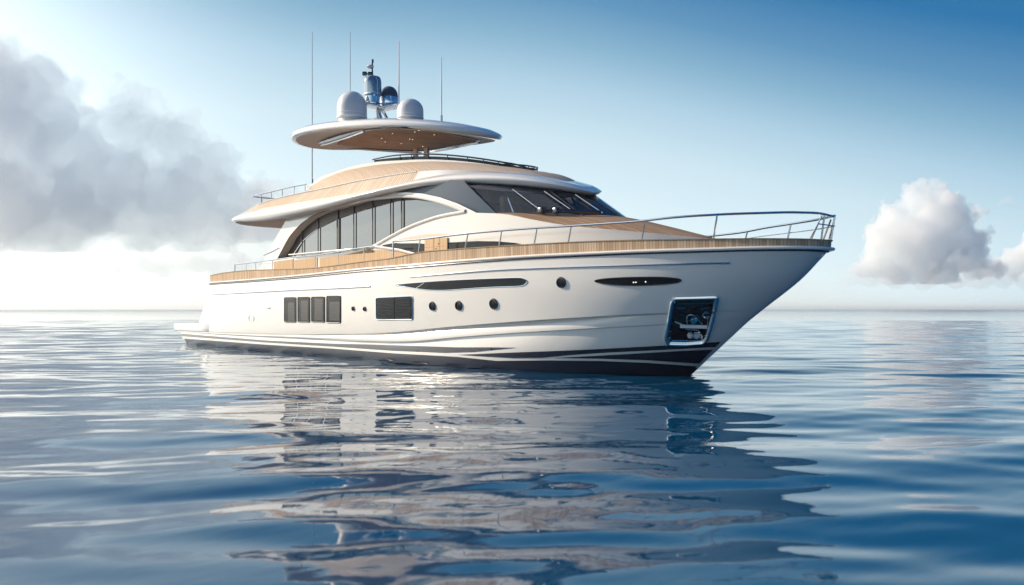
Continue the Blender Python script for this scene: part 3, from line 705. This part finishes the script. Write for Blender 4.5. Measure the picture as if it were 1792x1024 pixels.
# white upper lip of the fairing and dark wind deflector
C_T3 = Curve([(530, 333), (545, 323), (560, 311), (580, 303), (600, 296), (630, 288), (660, 284), (700, 281.5), (740, 280), (800, 282.5), (860, 289.5), (925, 299)])
a3_ = rail(P_T2b, C_T3, a2[:, 0]); a3_[:, 2] = np.maximum(a3_[:, 2], a2[:, 2]+.02)
a3i = shift(a3_, .25)
loft('fairing_lip', [full(shift(a2, -.02, -.01)), full(shift(a3_, -.02)), full(shift(a3_, .0, .02)), full(a3i), full(shift(a2, .25, -.8))], M['white'], Y)
P_T4 = Plan(6.0, 23.8, [(5, 2.5), (12, 2.35), (15, 2.2), (40, 2.15)], 14.0, 2.3, 1.9)
C_T4 = Curve([(640, 283), (660, 279.5), (680, 277), (720, 274), (760, 273.8), (820, 278), (880, 286.5), (905, 291), (925, 296)])
xd = P_T4.solve(655); d1 = rail(P_T4, C_T4, xd+(P_T4.xf-xd)*(.35*np.linspace(0, 1, 100)+.65*np.sin(np.linspace(0, 1, 100)*math.pi/2)))
d0 = d1.copy(); d0[:, 2] = np.interp(d1[:, 0], a3_[:, 0], a3_[:, 2])-.25; d0[:, 1] *= 1.03
loft('wind_deflector', [full(d0), full(d1)], M['hullglass'], Y)
C_R = Curve([(640, 283), (650, 280), (680, 273.5), (720, 270), (760, 270), (820, 275), (880, 284), (905, 288.5), (925, 295)])
P_R = Plan(6.0, 23.9, [(5, 2.5), (12, 2.4), (15, 2.25), (40, 2.2)], 14.0, 2.3, 1.9)
xr = P_R.solve(652); r1 = rail(P_R, C_R, xr+(P_R.xf-xr)*(.35*np.linspace(0, 1, 80)+.65*np.sin(np.linspace(0, 1, 80)*math.pi/2)))
fr0 = empty('flybridge_rail', parent=Y)
mb = MB(); mb.tube(full(r1), .03, 8); mb.build('handrail', M['darksteel'], fr0)
for q in (700, 720, 749, 783, 818, 846, 872, 898, 912):
    x_ = P_R.solve(q)
    for s_ in (-1, 1):
        zt_ = float(np.interp(x_, r1[:, 0], r1[:, 2])); zb_ = float(np.interp(x_, d1[:, 0], d1[:, 2])); b_r = float(P_R(x_))
        mb = MB(); mb.tube([(x_, s_*b_r, zt_), (x_, s_*b_r*.985, zb_-.15)], .02, 6); mb.build('stanchion', M['darksteel'], fr0)
fd = t1.copy(); cap('flybridge_deck', np.stack([fd[:, 0], fd[:, 1]*.98, fd[:, 2]-.25], 1), M['teakdeck'], Y)
# low white settee on the flybridge (seen edge-on only from a step aside)
mb = MB(); mb.box((16.5, 1.2, 7.1), (4.2, 1.2, .5), bev=.12); mb.box((16.5, 1.9, 7.4), (4.2, .3, .7), bev=.1); mb.build('settee', M['dome'], Y)

# ---- aft flybridge rail
ar = empty('aft_rail', parent=Y)
yA = -2.85
top = [on_y(q, v, yA) for q, v in ((536, 322.5), (515, 326), (494, 331), (475, 335.5), (457, 339.5), (444, 342.8))]
cA = top[-1]; cor = Vector((cA.x-.35, yA+.35, cA.z+.0))
path = top+[Vector((cA.x-.22, yA+.1, cA.z-.01)), cor, Vector((cor.x, 0, cor.z)), Vector((cor.x, 2.5, cor.z))]+[Vector((cA.x-.22, -yA-.1, cA.z-.01))]+[Vector((p.x, -p.y, p.z)) for p in top[::-1]]
mb = MB(); mb.tube(path, .03, 8); mb.build('handrail', M['steel'], ar)
lowp = [p-Vector((0, 0, .22)) for p in path[4:-4]]
for q, v0, v1 in ((457, 339.5, 357), (475, 335.5, 351), (494, 331, 346), (515, 326, 341), (534, 323, 336)):
    for s_ in (1, -1):
        a = on_y(q, v0, yA); b = on_y(q, v1+4, yA)
        mb = MB(); mb.tube([(a.x, a.y*s_, a.z), (b.x, b.y*s_, b.z)], .022, 6); mb.build('stanchion', M['steel'], ar)
for yy in (-2.3, -1.6, 0, 1.6):
    mb = MB(); mb.tube([(cor.x, yy, cor.z), (cor.x+.25, yy, cor.z-.75)], .018, 6); mb.build('stanchion', M['steel'], ar)

# ---- hardtop
HT = empty('hardtop', parent=Y)
hx0, hx1 = 5.5, 23.0
def htz(x, y): return 9.333-.106*(x-14)+.06-.22*((x-14.77)/6.7)**4
HC, HLX, HLY = 14.77, 6.70, 3.0
def ht_ring(scale, dz, cx=HC, lx=HLX, ly=HLY, n=120):
    a = np.linspace(0, 2*math.pi, n, endpoint=False); e = 1.0
    x = cx+lx*scale*np.sign(np.cos(a))*abs(np.cos(a))**e; y = ly*scale*np.sign(np.sin(a))*abs(np.sin(a))**e
    return np.stack([x, y, htz(x, y)+dz], 1)
T_ = [(0.01, .42), (.5, .40), (.8, .34), (.93, .24), (.985, .13), (1, .03), (.995, -.05), (.98, -.10), (.94, -.12)]
loft('roof_shell', [ht_ring(s, d) for s, d in T_], M['white'], HT, closed=True, angle=60)
so = loft('roof_soffit', [ht_ring(s, d) for s, d in [(.94, -.12), (.90, -.11), (.7, -.08), (.4, -.05), (.01, -.04)]], M['soffit'], HT, closed=True)
HS = s_bvh([so])
def hs(px, py):
    d = ray(px, py); # plane of the underside
    n = Vector((.106, 0, 1)).normalized(); p0 = Vector((14, 0, 9.333-.045)); t = (p0-EYEV).dot(n)/d.dot(n); return EYEV+d*t, -n
HP = spl([(590, 254), (612, 240), (640, 226.5), (670, 222), (710, 221.5), (760, 226.5), (800, 234), (838, 243.5), (820, 248.5), (780, 256), (742, 262), (690, 261), (640, 258)], 5, True)
patch('walnut_panel', HP, hs, .03, M['headliner'], HT, step=4, grid=12)
mb = MB(); mb.tube(line3(HP[10:70], hs, .05), .035, 6); mb.build('panel_trim', M['darksteel'], HT)
mb = MB(); mb.tube([hs(*q)[0]+hs(*q)[1]*.06 for q in ((592, 255.5), (640, 259.5), (690, 263), (738, 265.5))], .05, 8); mb.tube([hs(*q)[0]+hs(*q)[1]*.06 for q in ((744, 265), (790, 257.5), (838, 246.5))], .05, 8); mb.build('panel_rib', M['white'], HT)
patch('light_slot', [(551, 251.5), (560, 246), (600, 233.5), (634, 224.8), (636, 226), (605, 236.5), (570, 248)], hs, .06, simple('pale_blue_strip', (.35, .55, .8), .2), HT)
mb = MB(); mb.tube(line3([(553, 253.5), (575, 248.5), (608, 238), (637, 227)], hs, .07), .05, 8); mb.build('slot_lip', M['white'], HT)
for q in ((668, 241), (687, 232), (726, 229.5), (733, 227), (717, 242), (722, 243), (702, 250), (674, 247), (760, 234.5), (740, 255)):
    p, n = hs(*q); mb = MB(); mb.lathe([(0, .045), (.018, .045), (.024, .03)], p, n, 10); mb.build('downlight', M['lit'], HT)
p = hs(737, 262)[0]
for px_s in (728, 747):
    a = on_y(px_s, 263, 2.6); mb = MB(); mb.bar((a.x, 2.6, a.z+.1), (a.x+.3, 2.2, 6.4), .12, .28, up=(1, 0, 0)); mb.build('roof_pillar', M['white'], HT)

# ---- domes, mast and aerials on the hardtop
def radome(px, base, top, half, dy, name='satellite_dome', mat='dome', rings=True):
    c = on_y(px, base, dy); sc = depth(c.x, c.y)/F; h = (base-top)*sc; r = half*sc
    d = empty(name, parent=Y)
    prof = [(r*.90, -.25), (r*.90, .08*h), (r, .11*h), (r, .45*h)]+[(r*math.cos(a)**.9, h*.45+h*.55*math.sin(a)) for a in np.linspace(0, math.pi/2, 14)[1:]]
    mb = MB(); mb.lathe(prof, c, seg=40); mb.build('dome_shell', M[mat], d)
    if rings:
        mb = MB(); mb.lathe([(r*1.0, .12*h), (r*1.03, .14*h), (r*1.03, .155*h), (r, .17*h)], c, seg=40); mb.lathe([(r*1.0, .26*h), (r*1.015, .27*h), (r*1.0, .28*h)], c, seg=40); mb.build('dome_collar', M['white2'], d)
    return c, sc
radome(616, 214, 160.5, 26, -1.9)
radome(718, 212.5, 173.5, 23, -1.0)
ma = empty('instrument_mast', parent=Y)
c0 = on_y(668, 211, -.8); sc = depth(c0.x, c0.y)/F; CY_ = depth(c0.x, c0.y)
def mp(px, py, dd=0.): return on_d(px, py, CY_+dd)
mb = MB(); mb.tube([mp(669, 214), mp(663, 195), mp(660, 186)], .07, 8); mb.tube([mp(680, 214), mp(672, 198), mp(664, 187)], .07, 8); mb.tube([mp(662, 214, .4), mp(660, 190, .3)], .05, 8)
mb.build('mast_strut', M['steel'], ma)
mb = MB(); mb.bar(mp(640, 184), mp(668, 189), .7, .08, bev=.02); mb.bar(mp(665, 192), mp(696, 184), .7, .10, bev=.03); mb.tube([mp(641, 181), mp(662, 182), mp(696, 180)], .03, 6); mb.build('mast_platform', M['steel'], ma)
c = mp(652, 184)
mb = MB(); mb.lathe([(.30, 0), (.33, .06), (.30, .10), (.30, .34), (.38, .40), (.38, .46), (.30, .48)], c, seg=32); mb.build('sensor_base', M['chrome'], ma)
mb = MB(); r = 15.5*sc; h = 31*sc; z0 = .44
mb.lathe([(r*.97, z0), (r, z0+.1*h), (r, z0+.6*h)]+[(r*(.72+.28*math.cos(a)) if a < 1.2 else r*.82*math.cos((a-1.2)/.3708*math.pi/2)**.6, z0+h*.6+h*.4*math.sin(a)) for a in np.linspace(0, math.pi/2, 12)[1:]], c, seg=36); mb.build('mirrored_dome', M['mirror'], ma)
c = mp(681, 189, .5)
mb = MB(); r = 15.8*sc; h = 38*sc
mb.lathe([(r*.9, 0), (r, .15*h), (r, .5*h)]+[(r*math.cos(a)**.85, h*.5+h*.5*math.sin(a)) for a in np.linspace(0, math.pi/2, 12)[1:]], c, seg=36); mb.build('radar_dome', M['grey'], ma)
mb = MB(); mb.lathe([(r*.97, .05*h), (r*1.04, .12*h), (r*1.04, .42*h), (r*.97, .48*h)], c+ray(681, 189).normalized()*-.02, seg=36); mb.build('dome_collar', M['chrome'], ma)
mb = MB(); mb.tube([mp(651.5, 138), mp(651.5, 109)], .035, 8); mb.lathe([(0, .1), (.05, .05), (.05, -.05), (0, -.1)], mp(652, 107), seg=12); mb.build('vane_spindle', M['darksteel'], ma)
mb = MB(); mb.bar(mp(634, 129), mp(642, 129), .1, .17, bev=.03); mb.bar(mp(644, 130), mp(653, 130), .2, .17, bev=.03); mb.tube([mp(640, 129.5), mp(646, 129.5)], .03, 6); mb.build('wind_sensor', M['darksteel'], ma)
mb = MB(); mb.lathe([(0, .02), (.12, .0), (.16, -.06), (.10, -.12), (0, -.14)], mp(648, 114.5), seg=16); mb.build('anemometer_cup', M['dome'], ma)
mb = MB(); mb.lathe([(0, .16), (.1, .14), (.2, .06), (.22, 0)], mp(659, 213), seg=20); mb.build('sensor_pod', M['white2'], ma)
for q, v0, v1, yy, r_ in ((546.2, 56, 326, .6, .030), (612.5, 57, 215, -.4, .028), (698, 73, 214, -.6, .028), (772.5, 100, 218, -.8, .024)):
    a = on_y(q, v1, yy); b = on_y(q, v0, yy); b = Vector((a.x, a.y, b.z))
    an = empty('whip_antenna', parent=Y)
    mb = MB(); mb.tube([a, a.lerp(b, .5), b], [r_*1.15, r_, r_*.6], 8); mb.build('aerial_rod', M['white2'], an)
    mb = MB(); mb.tube([a-Vector((0, 0, .1)), a+Vector((0, 0, .35))], r_*1.9, 8); mb.build('aerial_base', M['steel'], an)

# ---- main deck guard rails
P_G = Plan(2.9, 34.92, [(2, 2.82), (3, 2.87), (8, 3.22), (14, 3.47), (20, 3.62), (36, 3.67)], 20.0, 2.1, 1.7)
ga = empty('side_rail', parent=Y)
C_RA = Curve([(411, 463), (475, 455.5), (515, 450), (555, 446.5), (592, 440.5), (640, 432.5), (665, 430)])
for s_ in (1, -1):
    pts = [P_G.at(q, float(C_RA(q))) for q in np.linspace(411, 655, 30)]; e0 = P_G.at(411, 479)
    mb = MB(); mb.tube([(p.x, p.y*s_, p.z) for p in [e0]+pts], .026, 8); mb.build('handrail', M['steel'], ga)
    for q in (431, 447.5, 477, 514, 551.5, 592, 637):
        a = P_G.at(q, float(C_RA(q))); b = P_G.at(q, float(C_TT(q))+2)
        mb = MB(); mb.tube([(a.x, a.y*s_, a.z), (b.x, b.y*s_, b.z)], .022, 6); mb.build('stanchion', M['steel'], ga)
gb = empty('bow_rail', parent=Y)
P_BR = Plan(15, 35.02, [(2, 3.5), (20, 3.62), (36, 3.67)], 20.0, 2.15, 1.75)
C_RB = Curve([(687, 422.5), (740, 418.5), (800, 411), (880, 403.5), (935, 399.5), (1000, 395.5), (1060, 391.5), (1110, 388), (1180, 380.5), (1250, 376), (1330, 373), (1400, 372), (1440, 374.5), (1462, 380)])
x0 = P_BR.solve(688); rb = rail(P_BR, C_RB, x0+(P_BR.xf-x0)*(.5*np.linspace(0, 1, 140)+.5*np.sin(np.linspace(0, 1, 140)*math.pi/2)))
e0 = P_BR.at(688, 452); eM = np.array([[e0.x, e0.y, e0.z]])
mb = MB(); mb.tube(list(np.concatenate([eM, full(rb), eM*np.array([[1, -1, 1]])])), .032, 8); mb.build('handrail', M['steel'], gb)
tz = np.interp(rb[:, 0], TT[:, 0], TT[:, 2]); mr = rb.copy(); mr[:, 2] = rb[:, 2]*.6+tz*.4
k0 = int(len(mr)*.93); mrf = full(mr); n_ = len(mrf)
mb = MB(); mb.tube(list(mrf[n_//2-3:n_//2+85]), .016, 6); mb.build('mid_rail', M['steel'], gb)
for qt, qb in ((735, 733), (819, 814), (878, 873), (939.7, 934), (999.5, 993), (1130, 1120), (1255, 1245), (1443, 1430)):
    xt_ = P_BR.solve(qt); xb_ = P_BR.solve(qb)
    at_ = Vector((xt_, -float(P_BR(xt_)), float(np.interp(xt_, rb[:, 0], rb[:, 2])))); bt_ = Vector((xb_, -float(P_G(xb_))+.0, float(np.interp(xb_, TT[:, 0], TT[:, 2]))-.02))
    for s_ in (1, -1):
        mb = MB(); mb.tube([(at_.x, at_.y*s_, at_.z), (bt_.x, bt_.y*s_, bt_.z)], .024, 6); mb.build('stanchion', M['steel'], gb)
for xt_ in (34.0, 34.6, 34.92):
    b_t = float(P_BR(xt_)); zt_ = rb[-1, 2]
    for s_ in ((1,) if xt_ < 34.8 else (1, -1)):
        mb = MB(); mb.tube([(xt_, b_t*s_, zt_), (xt_-.28, float(P_G(xt_-.28))*s_*.9, TT[-1, 2]-.02)], .022, 6); mb.build('stanchion', M['steel'], gb)

# ================================================================== SEA
def build_sea():
    rng = np.random.default_rng(3)
    fwd = math.atan2(_fw.y, _fw.x)
    th = np.concatenate([np.linspace(-math.pi, -.8, 90, endpoint=False), np.linspace(-.8, .8, 900, endpoint=False), np.linspace(.8, math.pi, 90, endpoint=False)])+fwd
    rr = np.concatenate([[.05, .8], np.geomspace(1.8, 160, 1150), np.geomspace(165, 45000, 60)])
    R, T = np.meshgrid(rr, th, indexing='ij'); X = CAMX+R*np.cos(T); Yy = CAMY+R*np.sin(T)
    Z = np.zeros_like(X)
    base = math.atan2(_fw.y, _fw.x)
    X0, Y0 = X.copy(), Yy.copy()
    X0 = X+.6*np.sin(Yy*.17+.7)+.3*np.sin(Yy*.43+X*.2)
    for i in range(46):
        lam = .55*(7.0/.55)**rng.random(); a = base+rng.normal(0, .22)+.10; k = 2*math.pi/lam
        amp = .0013*lam**1.15*rng.uniform(.5, 1.2)
        fade = np.clip(1.4-R*.011*(1.2/lam), 0, 1)
        Z += amp*fade*np.sin(k*(X0*math.cos(a)+Y0*math.sin(a))+rng.random()*6.28)
    # calmer lee water alongside the hull
    n, m = X.shape
    P = np.stack([X, Yy, Z], 2).reshape(-1, 3).astype(np.float32)
    i = np.arange(n-1)[:, None]*m; j = np.arange(m)[None, :]; j2 = (j+1) % m
    Fq = np.stack([i+j, i+m+j, i+m+j2, i+j2], 2).reshape(-1, 4)
    me = bpy.data.meshes.new('sea'); me.vertices.add(len(P)); me.vertices.foreach_set('co', P.ravel())
    me.loops.add(Fq.size); me.loops.foreach_set('vertex_index', Fq.ravel().astype(np.int32)); me.polygons.add(len(Fq))
    me.polygons.foreach_set('loop_start', np.arange(0, Fq.size, 4, dtype=np.int32)); me.update(calc_edges=True); me.validate(); me.shade_smooth()
    o = bpy.data.objects.new('sea', me); COL.objects.link(o)
    mt, t, b = new_mat('sea_water'); N = t.nodes.new; L = t.links.new
    setp(b, base_color=(.001, .052, .125), roughness=.03, ior=1.45, coat_weight=.08, coat_ior=1.5, coat_roughness=.02)
    geo = N('ShaderNodeNewGeometry'); mp_ = N('ShaderNodeMapping'); mp_.inputs['Rotation'].default_value = (0, 0, -base); mp_.inputs['Scale'].default_value = (1.0, .38, 1)
    L(geo.outputs['Position'], mp_.inputs[0])
    hs_ = []
    for sc_, det, dist in ((3.4, 1.5, .0028), (.30, 2, .022), (9, 2, .0007)):
        n1 = N('ShaderNodeTexNoise'); n1.inputs['Scale'].default_value = sc_; n1.inputs['Detail'].default_value = det; n1.inputs['Distortion'].default_value = .1
        L(mp_.outputs[0], n1.inputs['Vector']); hs_.append((n1, dist))
    prev = None
    for n1, dist in hs_:
        bp = N('ShaderNodeBump'); bp.inputs['Strength'].default_value = 1; bp.inputs['Distance'].default_value = dist; L(n1.outputs[0], bp.inputs['Height'])
        if prev: L(prev.outputs[0], bp.inputs['Normal'])
        prev = bp
    L(prev.outputs[0], b.inputs['Normal']); L(prev.outputs[0], b.inputs['Coat Normal'])
    ln = N('ShaderNodeVectorMath'); ln.operation = 'LENGTH'; L(geo.outputs['Position'], ln.inputs[0])
    mr = N('ShaderNodeMapRange'); mr.inputs[1].default_value = 50; mr.inputs[2].default_value = 900; mr.inputs[3].default_value = .03; mr.inputs[4].default_value = .20
    L(ln.outputs['Value'], mr.inputs[0]); L(mr.outputs[0], b.inputs['Roughness']); L(mr.outputs[0], b.inputs['Coat Roughness'])
    me.materials.append(mt); tag(o, kind='structure'); return o
build_sea()

# ================================================================== CLOUDS
def puff_cloud(name, label, puffs, D, dens, floor=None, vox=14, disp=1.0, seed=0, g=-.15, flat=None):
    """puffs: (px, py, radius in photo pixels, depth offset in metres) at distance D"""
    rng = random.Random(seed)
    bm = bmesh.new(); sc = D/F
    for (x, y, r, dd) in puffs:
        c = on_d(x, y, D+dd); k = (D+dd)/F
        bmesh.ops.create_icosphere(bm, subdivisions=3, radius=r*k, matrix=Matrix.Translation(c) @ Matrix.Diagonal((1, 1, .92, 1)))
        if r > 18:
            for _ in range(int(7+r/7)):
                a = rng.random()*6.28; e = rng.uniform(-.25, 1.2); rr = r*k*rng.uniform(.18, .40)
                d = Vector((math.cos(a)*math.cos(e), math.sin(a)*math.cos(e), math.sin(e)))
                bmesh.ops.create_icosphere(bm, subdivisions=2, radius=rr, matrix=Matrix.Translation(c+d*r*k*.92))
    me = bpy.data.meshes.new(name); bm.to_mesh(me); bm.free()
    o = bpy.data.objects.new(name, me); COL.objects.link(o)
    md = o.modifiers.new('r', 'REMESH'); md.mode = 'VOXEL'; md.voxel_size = vox
    for i, (ns, st) in enumerate(((150, 56), (60, 36), (26, 24), (12, 12))):
        tx = bpy.data.textures.new('cloud_noise', 'CLOUDS'); tx.noise_scale = ns; tx.noise_depth = 1; tx.noise_basis = 'ORIGINAL_PERLIN' if i > 1 else 'VORONOI_F1'
        m2 = o.modifiers.new('d', 'DISPLACE'); m2.texture = tx; m2.strength = (-1 if i < 2 else 1)*st*disp; m2.mid_level = .35 if i < 2 else .5; m2.texture_coords = 'GLOBAL'
        if i == 1:
            m3 = o.modifiers.new('r', 'REMESH'); m3.mode = 'VOXEL'; m3.voxel_size = vox*.75
    dg = bpy.context.evaluated_depsgraph_get(); ev = o.evaluated_get(dg); nm = bpy.data.meshes.new_from_object(ev)
    o.modifiers.clear(); o.data = nm
    if floor is not None:
        zf = EYE+(HY-floor)/F*D; n = len(nm.vertices); co = np.zeros(n*3, np.float32); nm.vertices.foreach_get('co', co); co = co.reshape(-1, 3)
        low_ = co[:, 2] < zf; co[low_, 2] = zf-(zf-co[low_, 2])*.06; nm.vertices.foreach_set('co', co.ravel()); nm.update()
    m = bpy.data.materials.new('cloud_vapour'); m.use_nodes = True; t = m.node_tree; t.nodes.clear()
    out = t.nodes.new('ShaderNodeOutputMaterial'); v = t.nodes.new('ShaderNodeVolumeScatter'); v.inputs['Color'].default_value = (1, 1, 1, 1); v.inputs['Density'].default_value = dens; v.inputs['Anisotropy'].default_value = g
    t.links.new(v.outputs[0], out.inputs['Volume']); nm.materials.clear(); nm.materials.append(m)
    tag(o, label, 'cloud'); return o
puff_cloud('cumulus_cloud', 'huge blue-grey cumulus cloud with bright rim rising on the left behind the stern', [
    (-40, 190, 120, 0), (40, 200, 100, 0), (-140, 160, 140, 100), (110, 270, 90, 0), (60, 130, 42, 0), (20, 110, 30, 0), (112, 178, 36, 0), (150, 215, 34, 0), (225, 210, 58, 0), (238, 170, 36, 0), (216, 138, 20, 0), (272, 168, 24, 0), (300, 240, 58, 0), (338, 240, 28, 0),
    (180, 340, 100, 0), (60, 360, 110, 60), (-60, 340, 130, 80), (370, 290, 48, 0), (415, 275, 24, 0), (310, 350, 90, 0), (400, 355, 66, 0), (440, 350, 44, 40), (455, 300, 18, 0), (216, 128, 12, 0), (236, 140, 16, 0), (290, 190, 22, 0), (250, 400, 60, 40), (330, 400, 60, 60), (400, 400, 52, 60), (460, 398, 40, 80), (120, 400, 60, 40)], 3200, .0034, floor=440, vox=8, seed=1, disp=1.2)
puff_cloud('cumulus_cloud', 'smaller bright-topped cloud directly behind the aft upper deck', [
    (475, 330, 24, 0), (505, 330, 20, 0), (440, 345, 30, 0), (525, 360, 30, 0), (480, 385, 45, 0), (540, 400, 26, 0), (430, 400, 40, 0)], 4300, .0042, floor=425, vox=15, seed=5, disp=1.0)
puff_cloud('cumulus_cloud', 'tall white cumulus cloud over the horizon right of the bow', [
    (1617, 328, 20, 0), (1642, 345, 28, 0), (1600, 352, 30, 0), (1558, 374, 30, 0), (1528, 400, 24, 0), (1545, 420, 36, 0), (1650, 385, 52, 0), (1600, 420, 58, 0), (1530, 458, 36, 0), (1690, 430, 46, 0), (1620, 462, 44, 0), (1570, 475, 34, 0), (1500, 478, 24, 0), (1655, 470, 40, 40), (1705, 468, 34, 60), (1740, 474, 26, 80), (1715, 372, 16, 60), (1657, 318, 10, 0), (1674, 320, 11, 0), (1725, 415, 22, 60)], 4200, .011, floor=498, vox=9, seed=2, disp=1.35)
puff_cloud('cumulus_cloud', 'low pink-white cloud at the right edge of the frame above the horizon', [
    (1775, 452, 22, 0), (1745, 468, 20, 0), (1800, 450, 34, 0), (1725, 485, 14, 0), (1850, 440, 50, 0), (1770, 482, 20, 0)], 4800, .010, floor=497, vox=14, seed=3)
puff_cloud('cloud_wisp', 'bright white cloud fragment in the notch between the two humps of the left cloud', [(150, 196, 9, 0), (160, 190, 7, 0), (142, 190, 6, 0)], 2700, .012, vox=5, seed=11, disp=.4)
puff_cloud('cloud_wisp', 'thin bright cloud streak halfway down the right hump of the left cloud', [(262, 208, 6, 0), (275, 204, 8, 0), (288, 205, 8, 0), (300, 202, 6, 0)], 2600, .008, vox=5, seed=12, disp=.4)
puff_cloud('cloud_wisp', 'small faint cloud puff above the low cloud at the right edge', [(1763, 350, 12, 0), (1778, 356, 9, 0), (1750, 356, 7, 0)], 4800, .004, vox=12, seed=4, disp=.7)
puff_cloud('cloud_bank', 'flat pale cloud bank close to the horizon on the far left', [
    (-60, 470, 40, 0), (10, 466, 26, 0), (60, 470, 22, 0), (100, 462, 24, 0), (130, 478, 20, 0), (160, 470, 26, 0), (205, 466, 24, 0), (250, 462, 24, 0), (285, 472, 22, 0)], 6500, .0022, floor=486, vox=20, seed=6)
puff_cloud('cloud_bank', 'flat pale cloud bank low over the sea just left of the stern', [
    (315, 466, 16, 0), (345, 462, 24, 0), (380, 468, 22, 0), (420, 460, 26, 0), (470, 465, 22, 0)], 6500, .0026, floor=490, vox=20, seed=8)

puff_cloud('cloud_bank', 'soft low cloud bank spreading under the tall cloud right of the bow', [
    (1480, 492, 18, 0), (1520, 486, 26, 0), (1570, 488, 26, 0), (1620, 484, 30, 0), (1670, 486, 28, 0), (1715, 482, 30, 0), (1755, 490, 24, 0), (1800, 488, 30, 0), (1450, 498, 12, 0), (1690, 455, 26, 0)], 6000, .0028, floor=512, vox=22, seed=9)
# ================================================================== HAZE over the water
bm = bmesh.new(); bmesh.ops.create_cube(bm, size=1); me = bpy.data.meshes.new('haze')
for v in bm.verts: v.co = Vector((v.co.x*24000, v.co.y*24000, -1.5 if v.co.z < 0 else 17.0))
bm.to_mesh(me); bm.free(); hz = bpy.data.objects.new('haze', me); COL.objects.link(hz); hz.location = (0, 0, 0)
m = bpy.data.materials.new('sea_haze'); m.use_nodes = True; t = m.node_tree; t.nodes.clear()
out = t.nodes.new('ShaderNodeOutputMaterial'); v = t.nodes.new('ShaderNodeVolumePrincipled'); v.inputs['Color'].default_value = (1, 1, .97, 1); v.inputs['Density'].default_value = .00025
v.inputs['Anisotropy'].default_value = .3
t.links.new(v.outputs[0], out.inputs['Volume']); me.materials.append(m); tag(hz, kind='stuff')
